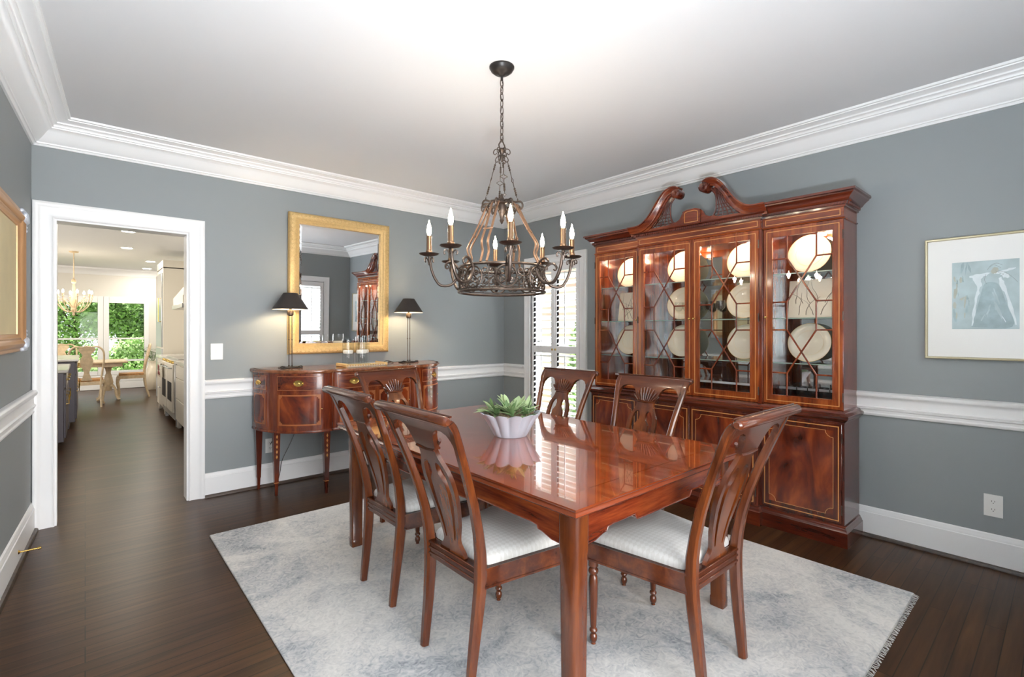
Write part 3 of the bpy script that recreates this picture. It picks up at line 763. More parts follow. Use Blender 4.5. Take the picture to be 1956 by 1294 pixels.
def leaf(mb, base, az, el, L, W, curl=.4, m=0):
    d = Vector((math.cos(az)*math.cos(el), math.sin(az)*math.cos(el), math.sin(el))); s_ = Vector((-math.sin(az), math.cos(az), 0)); n_ = d.cross(s_)
    vs = []; B = Vector(base); K = 6
    for k in range(K+1):
        u = k/K; wd = W*(math.sin(PI*min(1, u*.85+.12))**.8)*(1 if u < 1 else .3); c = B+d*(L*u)+Vector((0, 0, -1))*curl*L*u*u*.5
        for q in (-1, 0, 1): vs.append(c+s_*wd*q*.5-n_*(abs(q)*-.12*wd))
    fs = []
    for k in range(K):
        for q in range(2): a = k*3+q; fs.append((a, a+1, a+4, a+3))
    n0 = len(vs); vs2 = [v+n_*.0015 for v in vs]; fs2 = [tuple(reversed([n0+i for i in f])) for f in fs]
    rim = []
    order = [k*3 for k in range(K+1)]+[K*3+1]+[k*3+2 for k in range(K, -1, -1)]+[1]
    for i in range(len(order)): a, b = order[i], order[(i+1) % len(order)]; rim.append((a, b, n0+b, n0+a))
    mb.add(vs+vs2, fs+fs2+rim, m)
random.seed(11)
for q in range(16):
    a = 2*PI*q/16+random.uniform(-.2, .2); r = random.choice([.03, .075, .09, .105]); mb = MB(); c = (r*math.cos(a), r*math.sin(a), .105+random.uniform(0, .02))
    big = q % 3 == 0
    for k in range(10 if not big else 7):
        az = a+random.uniform(-1.4, 1.4); el = random.uniform(.25, 1.35)
        L = random.uniform(.065, .110)*(1.15 if big else 1); leaf(mb, c, az, el, L, random.uniform(.024, .045) if big else random.uniform(.014, .026), random.uniform(.1, .6))
    mb.build('succulent', 'leaf2' if big else 'leaf', bw, ang=70)
mb = MB()
for q in range(420):
    a = random.uniform(0, 2*PI); r = .125*math.sqrt(random.random()); c = Vector((r*math.cos(a), r*math.sin(a), .118-.25*max(0, r-.09)))
    d = Vector((random.uniform(-1, 1), random.uniform(-1, 1), random.uniform(0, .9))).normalized()*random.uniform(.015, .045)
    mb.tube([c, c+d*.5+Vector((0, 0, .006)), c+d], .0011, 3)
o_ = mb.build('moss_strands', 'moss', bw); o_['kind'] = 'stuff'

# ------------------------------------------------------------------ china cabinet (along the right wall; X toward wall)
CX = dict(side=3.455, ctr=3.415, us=3.490, uc=3.452, back=3.762)
CY0, CY1 = .905, 2.865            # lower body ends
B0, B1 = 1.393, 2.372              # breakfront
UY0, UY1 = .918, 2.848
CM = 1.885
cab = thing('china_cabinet', 'tall mahogany breakfront china cabinet with glazed doors and swan-neck pediment', 'cabinet', (3.6, CM, 0))
def L3(x, y, z): return (x-3.6, y-CM, z)
def CB(mb, x0, y0, z0, x1, y1, z1, b=0, m=0): mb.box(x0-3.6, y0-CM, z0, x1-3.6, y1-CM, z1, b, m); return mb
def front_path(xs, xc, y0, y1, b0, b1):
    return [(XR-.023-3.6, y0-CM), (xs-3.6, y0-CM), (xs-3.6, b0-CM), (xc-3.6, b0-CM), (xc-3.6, b1-CM), (xs-3.6, b1-CM), (xs-3.6, y1-CM), (XR-.023-3.6, y1-CM)]
lowp = front_path(CX['side'], CX['ctr'], CY0, CY1, B0, B1); upp = front_path(CX['us'], CX['uc'], UY0, UY1, B0, B1)
mb = MB(); mb.prism(lowp, .10, .762); mb.build('lower_body', 'dmah_z', cab)
mb = MB(); mb.prism(lowp, 0, .095); 
mb.sweep(lowp, [(-.002, 0), (.020, 0), (.020, .090), (.016, .095), (.014, .105), (.008, .112), (.006, .122), (-.002, .126)]); mb.build('plinth', 'dmah_y', cab)
mb = MB(); mb.prism(lowp, .760, .790)
mb.sweep(lowp, [(-.035, .745), (.004, .750), (.008, .760), (.018, .768), (.026, .780), (.026, .790), (.018, .796), (.010, .800), (.004, .812), (-.02, .820), (-.045, .822)]); mb.build('waist_moulding', 'dmah_y', cab)
# inlay rectangle on a vertical panel facing -X
def inlay(mb, x, y0, y1, z0, z1, wd=.004, m=1, notch=0):
    p = [(y0, z0), (y1, z0), (y1, z1), (y0, z1)]
    if notch:
        q = notch; p = []
        for (cy, cz, sy, sz) in ((y0, z0, 1, 1), (y1, z0, -1, 1), (y1, z1, -1, -1), (y0, z1, 1, -1)):
            arcp = [(cy+sy*q*math.cos(t), cz+sz*q*math.sin(t)) for t in [k*PI/8 for k in range(5)]]
            if sy*sz > 0: arcp = list(reversed(arcp))
            p += arcp
        # order: make consistent
        p2 = []
        for (cy, cz, sy, sz, rev) in ((y0, z0, 1, 1, True), (y1, z0, -1, 1, False), (y1, z1, -1, -1, True), (y0, z1, 1, -1, False)):
            a = [(cy+sy*q*math.cos(k*PI/8), cz+sz*q*math.sin(k*PI/8)) for k in range(5)]
            if rev: a = list(reversed(a))
            # traverse counter-clockwise: arrive along previous side
            p2 += a
        p = p2
    mb.sweep(p, [(-wd/2, 0), (-wd/2, .0012), (wd/2, .0012), (wd/2, 0)], True, mp=lambda a, b, h: L3(x-h, a, b), m=m)
# lower doors
lows = [(CX['side'], CY0+.012, B0-.012), (CX['ctr'], B0+.012, CM-.003), (CX['ctr'], CM+.003, B1-.012), (CX['side'], B1+.012, CY1-.012)]
for i, (x, y0, y1) in enumerate(lows):
    mb = MB(); CB(mb, x-.007, y0, .135, x+.012, y1, .742, .003, 0)
    CB(mb, x-.0075, y0+.045, .18, x-.004, y1-.045, .697, 0, 2)
    inlay(mb, x-.0072, y0+.018, y1-.018, .153, .724, .005)
    inlay(mb, x-.0076, y0+.046, y1-.046, .181, .696, .0025, 1, .042)
    d = mb.build('lower_door', ['dmah_z', 'inlay', 'crotch'], cab)
    kn = MB(); ky = (y1-.014) if i in (0, 1) else (y0+.014)
    kn.lathe([(0, 0), (.006, -.001), (.004, -.006), (.008, -.012), (.007, -.016), (0, -.018)], 10, L3(x-.007, ky, .47), ax='x'); kn.build('door_knob', 'brass', d)
    hg = MB(); hy_ = (y0+.001) if i in (0, 1) else (y1-.001)
    for z in (.22, .655): hg = MB(); hg.tube([L3(x-.008, hy_, z-.03), L3(x-.008, hy_, z+.03)], .004, 6); hg.build('hinge', 'iron', d)
# upper case: sides, partitions, top, bottom, back
mb = MB()
xb = CX['back']
CB(mb, CX['us'], UY0, .815, XR-.023, UY0+.022, 1.999); CB(mb, CX['us'], UY1-.022, .815, XR-.023, UY1, 1.999)
CB(mb, CX['uc'], B0-.008, .815, XR-.023, B0+.014, 1.999); CB(mb, CX['uc'], B1-.014, .815, XR-.023, B1+.008, 1.999)
CB(mb, CX['uc']+.012, B0, .815, XR-.023, B1, .835); CB(mb, CX['us']+.012, UY0+.02, .816, XR-.025, UY1-.02, .834)
CB(mb, CX['us']+.012, UY0+.02, 1.985, XR-.025, UY1-.02, 1.998)
mb.build('upper_case', 'mah_z', cab)
for (y0, y1) in ((UY0+.022, B0-.008), (B0+.014, B1-.014), (B1+.008, UY1-.022)):
    mb = MB(); CB(mb, xb-.008, y0, .835, xb, y1, 1.985); mb.build('mirrored_back', 'dmirror', cab)
# frieze with inlay
mb = MB()
mb.prism(upp, 2.000, 2.075)
mb.sweep(upp, [(-.01, 1.996), (.006, 1.998), (.008, 2.003), (.004, 2.008), (-.01, 2.010)])
for (x, y0, y1) in ((CX['us'], UY0+.02, B0-.02), (CX['uc'], B0+.02, B1-.02), (CX['us'], B1+.02, UY1-.02)): inlay(mb, x, y0, y1, 2.022, 2.058, .004)
mb.build('frieze', ['cab_frieze', 'inlay'], cab)
# cornice with dentils (side wings full, centre lower part)
cp = [(-.02, 2.068), (.010, 2.070), (.012, 2.082), (.020, 2.084), (.022, 2.100), (.030, 2.104), (.040, 2.118), (.056, 2.134), (.066, 2.140), (.068, 2.148), (.078, 2.152), (.078, 2.166), (-.02, 2.166)]
mb = MB()
mb.sweep([upp[0], upp[1], (upp[2][0], upp[2][1]-.0)], cp); mb.sweep([(upp[5][0], upp[5][1]+.0), upp[6], upp[7]], cp)
cpc = [(-.04, 2.068), (.010, 2.070), (.012, 2.082), (.020, 2.084), (.022, 2.100), (.030, 2.104), (.034, 2.112), (-.04, 2.114)]
mb.sweep([(upp[2][0], upp[2][1]), upp[3], upp[4], upp[5]], cpc)
mb.prism([(p[0], p[1]) for p in upp], 2.075, 2.112)
for (x, y0, y1) in ((CX['us'], UY0-.01, B0-.02), (CX['uc'], B0-.005, B1+.005), (CX['us'], B1+.02, UY1+.01)):
    n = int((y1-y0)/.0165)
    for k in range(n):
        yy = y0+(k+.5)*(y1-y0)/n; CB(mb, x-.027, yy-.0045, 2.084, x-.016, yy+.0045, 2.098)
n = 14
for k in range(n):
    xx = CX['us']+.01+k*.018
    CB(mb, xx-.0045, UY0-.027, 2.084, xx+.0045, UY0-.016, 2.098)
mb.build('cornice', 'dmah_y', cab)
# swan-neck pediment
xp = CX['uc']-.004
def pm(a, b, h): return L3(xp+h, CM+a, b)
for sg in (-1, 1):
    E_ = B1-CM+.055
    cl = [(E_, 2.128), (.46, 2.130), (.405, 2.146), (.345, 2.190), (.295, 2.250), (.250, 2.318), (.208, 2.368), (.170, 2.392), (.132, 2.396), (.104, 2.384)]
    cl = spline(cl, 5); nP = len(cl)
    # moulded neck: a swept section whose depth shrinks toward the scroll
    mb = MB(); vs = []; secs = []
    for i, (a, b) in enumerate(cl):
        t = Vector((cl[min(i+1, nP-1)][0]-cl[max(i-1, 0)][0], cl[min(i+1, nP-1)][1]-cl[max(i-1, 0)][1])).normalized()
        nn = Vector((-t.y, t.x)); nn = nn if nn.y > 0 or (i > nP*.8) else -nn
        if i and nn.dot(lastn) < 0: nn = -nn
        lastn = nn
        f = i/(nP-1); wd = .034*(1-.25*f); dp = .070*(1-.45*f)
        for (o, h) in ((wd, -dp), (wd*.72, -dp), (wd*.70, -dp*.82), (wd*.2, -dp*.70), (-wd*.1, -dp*.45), (-wd*.5, -dp*.40), (-wd*.55, -dp*.2), (-wd, -dp*.15), (-wd, .028), (wd, .028)):
            vs.append(pm(sg*(a+nn.x*o), b+nn.y*o, h))
    K = 10
    fs = [(i*K+j, i*K+(j+1) % K, (i+1)*K+(j+1) % K, (i+1)*K+j) for i in range(nP-1) for j in range(K)]+[tuple(range(K)), tuple((nP-1)*K+j for j in range(K))]
    mb.add(vs, fs)
    sw = mb.build('pediment_scroll', 'mah_y', cab, ang=50)
    mb = MB(); c = pm(sg*.112, 2.360, -.056)
    mb.lathe([(0, -.012), (.009, -.012), (.011, -.005), (.024, -.010), (.032, -.004), (.036, .004), (.036, .085), (0, .085)], 20, c, ax='x', fl=lambda th, j: 1+(.08*math.cos(8*th) if 2 <= j <= 4 else 0))
    mb.build('rosette', 'dmah_z', sw)
    # pierced fan lattice between neck and plinth block
    mb = MB()
    inner = spline([(.118, 2.345), (.170, 2.300), (.178, 2.240), (.160, 2.185), (.135, 2.150), (.120, 2.128)], 4)
    inner = spline([(.130, 2.350), (.172, 2.305), (.182, 2.250), (.172, 2.195), (.148, 2.158)], 4)
    top = [(p[0], p[1]) for p in cl]
    nv = 7
    for q in range(nv):
        f = q/(nv-1)
        ex = .150+f*.245; ez = 2.132
        mid = (.185+f*.095, 2.245-f*.020)
        st = (.140+.055*f, 2.352+.004*f)
        pth = spline([st, (.178+f*.060, 2.305-f*.008), mid, (.178+f*.165, 2.185-f*.015), (ex, ez)], 5)
        pth = [p for p in pth]
        keep = []
        for (a, b) in pth:
            zt = max([bb for aa, bb in cl if abs(aa-a) < .02] or [9])
            keep.append((a, min(b, zt-.014)))
        mb.tube([pm(sg*a, b, .004) for a, b in keep], .0042 if q else .007, 6)
    for (zz, a0, a1) in ((2.150, .150, .375), (2.172, .165, .345), (2.198, .176, .315), (2.225, .182, .290)):
        P = []
        for k in range(13):
            a = a0+(a1-a0)*k/12; P.append(pm(sg*a, zz+.007*math.sin(k*PI/1.0*.5*2), .004))
        mb.tube(P, .0032, 5)
    mb.build('fretwork', 'dmah_z', sw)
# tympanum strip with centre plinth block
prof = [(-.44, 2.110), (-.36, 2.134), (-.20, 2.138), (-.165, 2.150), (-.135, 2.150), (-.105, 2.165), (-.085, 2.200), (-.075, 2.208), (-.07, 2.212), (-.035, 2.222), (.035, 2.222), (.07, 2.212), (.075, 2.208), (.085, 2.200), (.105, 2.165), (.135, 2.150), (.165, 2.150), (.20, 2.138), (.36, 2.134), (.44, 2.110)]
mb = MB(); mb.plate(prof, [], -.002, .020, pm); mb.plate([(-.07, 2.112), (.07, 2.112), (.07, 2.214), (.035, 2.226), (-.035, 2.226), (-.07, 2.214)], [], -.018, .0, pm)
mb.sweep([(-.052, 2.128), (.052, 2.128), (.052, 2.202), (.026, 2.211), (-.026, 2.211), (-.052, 2.202)], [(-.002, 0), (-.002, .0014), (.002, .0014), (.002, 0)], True, mp=lambda a, b, h: pm(a, b, -.018-h), m=1)
mb.build('pediment_block', ['mah_y', 'inlay'], cab)
# glazed doors
doors = [(CX['us'], UY0+.003, B0-.010), (CX['uc'], B0+.010, CM-.002), (CX['uc'], CM+.002, B1-.010), (CX['us'], B1+.010, UY1-.003)]
for i, (x, y0, y1) in enumerate(doors):
    mb = MB(); z0, z1 = .824, 1.994; g0, g1, h0, h1 = y0+.052, y1-.052, .880, 1.938
    mb.plate(rect(y0, z0, y1, z1), [rect(g0, h0, g1, h1)], -.008, .014, lambda a, b, h: L3(x+h, a, b))
    inlay(mb, x-.008, y0+.020, y1-.020, z0+.020, z1-.020, .0045)
    mb.sweep(rect(g0, h0, g1, h1), [(-.004, -.004), (-.004, .006), (.003, .006), (.004, -.004)], True, mp=lambda a, b, h: L3(x-.006-h, a, b))
    d = mb.build('glazed_door', ['cab_door', 'inlay'], cab)
    mu = MB(); W, H = g1-g0, h1-h0
    P = lambda u, v: L3(x-.003, g0+u*W, h0+v*H)
    lv = [0, .142, .411, .586, .857, 1.0]; ua, ub = .26, .74
    seg = []
    for u, e in ((ua, 0), (ub, 1)):
        seg += [((u, lv[0]), (u, lv[1])), ((u, lv[2]), (u, lv[3])), ((u, lv[4]), (u, lv[5]))]
        for v in lv[1:5]: seg.append(((e, v), (u, v)))
    seg += [((ua, lv[1]), (ub, lv[2])), ((ub, lv[1]), (ua, lv[2])), ((ua, lv[3]), (ub, lv[4])), ((ub, lv[3]), (ua, lv[4]))]
    for (a, b) in seg:
        A, B = Vector(P(*a)), Vector(P(*b)); mu.beam([A, B], .0085, .010, (Vector((1, 0, 0))), .3)
    mu.build('muntin_lattice', 'mah_z', d)
    g = MB(); g.box(x+.004-3.6, g0-.004-CM, h0-.004, x+.007-3.6, g1+.004-CM, h1+.004); g.build('door_glass', 'dglass', d)
    kn = MB(); ky = (y1-.016) if i in (0, 1) else (y0+.016)
    kn.lathe([(0, .002), (.007, .001), (.004, -.005), (.008, -.012), (.007, -.017), (0, -.019)], 10, L3(x-.008, ky, 1.40), ax='x'); kn.build('door_knob', 'brass', d)
    hg = MB(); hy_ = (y0-.001) if i in (0, 1) else (y1+.001)
    for z in (.90, 1.40, 1.90): hg = MB(); hg.tube([L3(x-.009, hy_, z-.028), L3(x-.009, hy_, z+.028)], .004, 6); hg.build('hinge', 'iron', d)
# glass shelves
SHZ = (1.095, 1.395, 1.695)
for (x0, y0, y1) in ((CX['us']+.03, UY0+.025, B0-.011), (CX['uc']+.03, B0+.017, B1-.017), (CX['us']+.03, B1+.011, UY1-.025)):
    for z in SHZ:
        mb = MB(); CB(mb, x0+.03, y0, z-.006, xb-.012, y1, z, .001); CB(mb, x0+.027, y0, z-.006, x0+.030, y1, z, 0, 1); mb.build('glass_shelf', ['shelf', 'glass_edge'], cab)
# canopy lamps inside the cabinet
for (y0, y1) in ((UY0, B0), (B0, CM), (CM, B1), (B1, UY1)):
    yc = (y0+y1)/2
    mb = MB(); mb.lathe([(0, 0), (.028, 0), (.030, .008), (0, .008)], 16, L3(3.62, yc, 1.977)); lm = mb.build('canopy_lamp', 'bulb_w', cab)
    light('cabinet_lamp_light', 'POINT', (3.56, yc-.03, 1.95), 1.9, (1.0, .74, .45), radius=.02)

# plates and things on the shelves
def plate(name_loc, r, lab, grp, tilt=12):
    t = thing('china_plate', lab, 'plate', name_loc, 0, grp)
    mb = MB(); mb.T = Matrix.Rotation(math.radians(-90+tilt), 4, 'Y') @ Matrix.Translation((0, 0, 0))
    k = r/.135
    mb.lathe([(0, .004*k), (.075*k, .004*k), (.088*k, .010*k), (.130*k, .020*k), (.135*k, .0235*k), (.131*k, .0255*k), (.087*k, .015*k), (.074*k, .009*k), (0, .009*k)], 44)
    p = mb.build('plate', 'china', t, ang=60)
    g = MB(); g.T = mb.T
    cpts = [(.1335*k*math.cos(2*PI*i/44), .1335*k*math.sin(2*PI*i/44), .025*k) for i in range(44)]; g.tube(cpts, .0016, 5, True)
    cpts = [(.086*k*math.cos(2*PI*i/44), .086*k*math.sin(2*PI*i/44), .0158*k) for i in range(44)]; g.tube(cpts, .0007, 4, True)
    g.build('gilt_rim', 'gold_plain', p)
    return t
PY = [1.165, 1.590, 2.090, 2.600]
bay = ['in the bay nearest the right wall end', 'behind the second glazed door from the right', 'behind the third glazed door from the right', 'in the bay beside the window']
row = {2: 'top', 1: 'middle', 0: 'bottom'}
for i in range(4):
    for s_ in (2, 1, 0):
        if s_ == 1 and i in (0, 3): continue
        r = .132 if s_ != 1 else .135
        plate((3.690, PY[i], SHZ[s_]+r*.985+.001), r, 'gilt-rimmed cream plate on the %s glass shelf %s' % (row[s_], bay[i]), 'cream plates standing in the china cabinet')
for i in (0, 3):
    t = thing('square_platter', 'tall square white platter painted with bare twigs %s' % bay[i], 'platter', (3.675, PY[i]+.0, SHZ[1]+.001), 0, 'twig painted platters')
    W2, H2 = .135, .262
    mb = MB(); mb.T = Matrix.Rotation(math.radians(8), 4, 'Y'); mb.box(-.006, -W2, 0, .006, W2, H2, .004); pl = mb.build('platter', 'china', t)
    br = MB(); br.T = mb.T; random.seed(5+i)
    for q in range(9):
        y, z = (-.09+q*.022), (.02 if q % 2 else .10); P = [(-.0075, y, z)]; a = random.uniform(.9, 2.2)
        for k in range(6):
            a += random.uniform(-.35, .35); y += .026*math.cos(a); z += .026*math.sin(a)
            y = max(-W2+.008, min(W2-.008, y)); z = max(.008, min(H2-.008, z)); P.append((-.0075, y, z))
        br.tube(P, [.0022, .002, .0017, .0014, .0011, .0009, .0007], 4)
    br.build('painted_twigs', 'bark', pl)
# crystal stemware on the middle shelf behind the centre doors
gl0 = None; spots = []
for k in range(5): spots.append((3.56, 1.72+k*.085))
for k in range(4): spots.append((3.63, 1.76+k*.09))
lab_row = ['in the front row', 'in the back row']
for k, (x, y) in enumerate(spots):
    if gl0 is None:
        mb = MB(); mb.lathe([(0, .0), (.030, .0), (.030, .003), (.005, .006), (.004, .05), (.006, .06), (.022, .072), (.031, .09), (.033, .115), (.030, .140), (.0285, .140), (.031, .115), (.029, .091), (.02, .075), (0, .068)], 18)
        gl0 = mb.build('wine_glass', 'crystal_cut'); o = gl0
    else:
        o = gl0.copy(); COL.objects.link(o)
    o.location = (x, y, SHZ[1]+.0015)
    tag(o, 'clear stemmed glass %s on the middle shelf behind the centre doors' % lab_row[0 if k < 5 else 1], 'glass', 'stemmed glasses in the china cabinet, '+('front row' if k < 5 else 'back row'))
tu = None
for k in range(6):
    if tu is None:
        mb = MB(); mb.lathe([(0, .004), (.028, .004), (.033, .01), (.036, .10), (.034, .10), (.031, .014), (0, .012)], 18); tu = mb.build('tumbler', 'crystal_cut'); o = tu
    else: o = tu.copy(); COL.objects.link(o)
    o.location = (3.63, 1.00+k*.065, .8365)
    tag(o, 'clear cut tumbler on the cabinet floor in the bay nearest the right wall end', 'glass', 'tumblers at the bottom of the right cabinet bay')
# ------------------------------------------------------------------ sideboard
SX0, SX1, SYB, SZT = 1.045, 2.715, 4.462, 1.0
SC = (SX0+SX1)/2
sb = thing('sideboard', 'mahogany serpentine sideboard with satinwood inlay on tapered legs under the gilt mirror', 'sideboard', (SC, 4.2, 0))
hw = (SX1-SX0)/2; eb = .42; dp = .535
def plan(off=0.0, n=14):
    """front outline from left back to right back, tagged by segment"""
    L_ = []
    cxl = -hw+eb
    for k in range(n+1):
        a = PI-PI/2*k/n; L_.append((cxl+(eb+off)*math.cos(a), SYB-4.2-(dp+off)*math.sin(a)))
    # small notch then shallow bow
    yb = SYB-4.2-dp
    L_ += [(cxl+.030, yb-off), (cxl+.050, yb+.012-off), (cxl+.062, yb+.020-off), (cxl+.075, yb+.014-off)]
    m = 12; x0, x1 = cxl+.085, 0
    for k in range(m+1):
        x = x0+(x1-x0)*k/m; L_.append((x, yb-off-.030*(1-(x/(x0))**2)+.010))
    R_ = [(-x, y) for x, y in reversed(L_[:-1])]
    return L_+R_
def close(p, back=.0): return p+[(p[-1][0], SYB-4.2-back), (p[0][0], SYB-4.2-back)] if abs(p[0][1]-(SYB-4.2)) > 1e-6 else p
mb = MB(); mb.prism(plan(0), .505, .975); 
P0 = plan(0); mb.sweep(P0, [(.001, .500), (-.006, .502), (-.008, .512), (-.004, .520), (.001, .522)])
mb.build('body', 'mah_z', sb)
mb = MB(); mb.prism(plan(.014), .972, .996); 
mb.sweep(plan(.012), [(.002, .970), (-.006, .974), (-.010, .986), (-.006, .998), (.002, 1.000), (.02, 1.000), (.02, .97)]); mb.prism(plan(.010), .994, 1.0)
mb.build('top', 'top_band', sb)
import bisect
def curve_fn(off):
    P = [Vector(p) for p in plan(off, 20)]; S = [0]
    for a, b in zip(P, P[1:]): S.append(S[-1]+(b-a).length)
    def at(s):
        i = max(0, min(len(P)-2, bisect.bisect_right(S, s)-1)); t = (s-S[i])/max(1e-9, S[i+1]-S[i]); return P[i]+(P[i+1]-P[i])*t
    return at, S[-1]
at0, ST = curve_fn(0)
def s_of_x(x, right=False):
    lo, hi = 0.0, ST
    for _ in range(40):
        m_ = (lo+hi)/2
        if at0(m_).x < x: lo = m_
        else: hi = m_
    return lo
def patch(mb, s0, s1, z0, z1, o0, o1, m=0, n=10):
    vs = []
    for k in range(n+1):
        s_ = s0+(s1-s0)*k/n; p = at0(s_); q = at0(min(ST, s_+.004)); r = at0(max(0, s_-.004)); t = (q-r).normalized(); nn = Vector((t.y, -t.x))
        for o in (o0, o1):
            for z in (z0, z1): vs.append((p.x+nn.x*o, p.y+nn.y*o, z))
    fs = []
    for k in range(n):
        a = k*4; b = a+4; fs += [(a, b, b+1, a+1), (a+2, a+3, b+3, b+2), (a, a+2, b+2, b), (a+1, b+1, b+3, a+3)]
    fs += [(0, 1, 3, 2), (n*4, n*4+2, n*4+3, n*4+1)]
    mb.add(vs, fs, m)
def band(mb, s0, s1, z0, z1, wd, o, m=1):
    patch(mb, s0, s1, z0, z0+wd, o-.001, o, m); patch(mb, s0, s1, z1-wd, z1, o-.001, o, m)
    patch(mb, s0, s0+wd, z0, z1, o-.001, o, m, 2); patch(mb, s1-wd, s1, z0, z1, o-.001, o, m, 2)
xs = [(-hw+.002, -hw+.045, 'end'), (-hw+.095, -hw+eb-.035, 'bay'), (-hw+eb+.085, hw-eb-.085, 'ctr'), (hw-eb+.035, hw-.095, 'bay'), (hw-.045, hw-.002, 'end')]
def pull(par, s_, z, sc=1.0):
    p = at0(s_); q = at0(min(ST, s_+.004)); r = at0(max(0, s_-.004)); t = (q-r).normalized(); nn = Vector((t.y, -t.x)); c = p+nn*.005
    Mx = Matrix(((t.x, 0, -nn.x, c.x), (t.y, 0, -nn.y, c.y), (0, 1, 0, z), (0, 0, 0, 1)))
    mb = MB(); mb.T = Mx
    mb.add(*(lambda N: ([(.040*sc*math.cos(2*PI*i/N), .026*sc*math.sin(2*PI*i/N), 0) for i in range(N)]+[(.038*sc*math.cos(2*PI*i/N), .024*sc*math.sin(2*PI*i/N), -.003) for i in range(N)]+[(.026*sc*math.cos(2*PI*i/N), .015*sc*math.sin(2*PI*i/N), -.0018) for i in range(N)],
            [(i, (i+1) % N, N+(i+1) % N, N+i) for i in range(N)]+[(N+i, N+(i+1) % N, 2*N+(i+1) % N, 2*N+i) for i in range(N)]+[tuple(2*N+i for i in range(N))]))(24))
    mb.tube([(.031*sc*math.cos(a), .001-.024*sc*math.sin(a), -.008) for a in [PI*k/14 for k in range(15)]], .0024, 6)
    for q_ in (-1, 1): mb.disc_sphere((q_*.031*sc, .001, -.006), .005, 8)
    mb.disc_sphere((0, 0, -.003), .009*sc, 8, (1, 1, .4))
    mb.build('drawer_pull', 'brass', par)
for (a, b, kd) in xs:
    s0, s1 = s_of_x(a), s_of_x(b)
    if kd == 'end': 
        if a < 0: s0, s1 = .035, s_of_x(b)
        else: s0, s1 = s_of_x(a), ST-.035
    halves = [(s0, s1)] if kd != 'ctr' else [(s0, s1)]
    d = MB(); patch(d, s0, s1, .835, .955, -.002, .004, 0, 16); band(d, s0+.004, s1-.004, .839, .951, .004, .005)
    dr = d.build('drawer', ['mah_x', 'inlay_sb'], sb)
    if kd == 'ctr': pull(dr, s0+.20*(s1-s0), .895); pull(dr, s0+.80*(s1-s0), .895)
    else: pull(dr, (s0+s1)/2, .895, 1.0 if kd == 'bay' else .8)
    parts = [(s0, s1)] if kd != 'ctr' else [(s0, (s0+s1)/2-.002), ((s0+s1)/2+.002, s1)]
    for (p0, p1) in parts:
        d = MB(); patch(d, p0, p1, .545, .822, -.002, .004, 0, 14); patch(d, p0+.017, p1-.017, .562, .805, .003, .0045, 1, 14); patch(d, p0+.028, p1-.028, .573, .794, .004, .0055, 2, 14)
        for (cs, cz, ds, dz) in ((p0+.028, .573, 1, 1), (p1-.028, .573, -1, 1), (p0+.028, .794, 1, -1), (p1-.028, .794, -1, -1)):
            patch(d, min(cs, cs+ds*.022), max(cs, cs+ds*.022), min(cz, cz+dz*.010), max(cz, cz+dz*.010), .0045, .0060, 1, 2); patch(d, min(cs, cs+ds*.010), max(cs, cs+ds*.010), min(cz, cz+dz*.022), max(cz, cz+dz*.022), .0045, .0060, 1, 2)
        do = d.build('cupboard_door', ['mah_z', 'inlay_sb', 'crotch'], sb)
        if kd == 'bay' or kd == 'ctr':
            k_ = MB(); p = at0(p1-.012); k_.disc_sphere((p.x, p.y-.008, .69), .006, 8); k_.build('escutcheon', 'brass', do)
# legs
for (x, y, front) in ((-hw+.035, SYB-4.2-.035, 0), (hw-.035, SYB-4.2-.035, 0), (-hw+.098, -.040, 1), (hw-.098, -.040, 1), (-hw+eb+.0, SYB-4.2-dp+.032, 1), (hw-eb, SYB-4.2-dp+.032, 1)):
    mb = MB(); zs = [(.0, .0095), (.09, .0125), (.10, .0155), (.105, .0155), (.30, .021), (.505, .0255), (.507, .0255)]
    vs = []; 
    for z, r in zs: vs += [(x-r, y-r, z), (x+r, y-r, z), (x+r, y+r, z), (x-r, y+r, z)]
    fs = [(j*4+k, j*4+(k+1) % 4, (j+1)*4+(k+1) % 4, (j+1)*4+k) for j in range(len(zs)-1) for k in range(4)]+[(0, 1, 2, 3), tuple(len(zs)*4-4+k for k in range(4))]
    mb.add(vs, fs)
    if front:
        for k in range(5):
            z = .47-k*.040; r = .0255-(.505-z)*.022
            mb.add([(x, y-r-.0012, z+.016), (x-.007, y-r-.0012, z), (x, y-r-.0012, z-.018), (x+.007, y-r-.0012, z)], [(0, 1, 2, 3)], 1)
        mb.box(x-.0165, y-.0165, .100, x+.0165, y+.0165, .104, m=1)
    mb.build('leg', ['dmah_z', 'inlay'], sb)

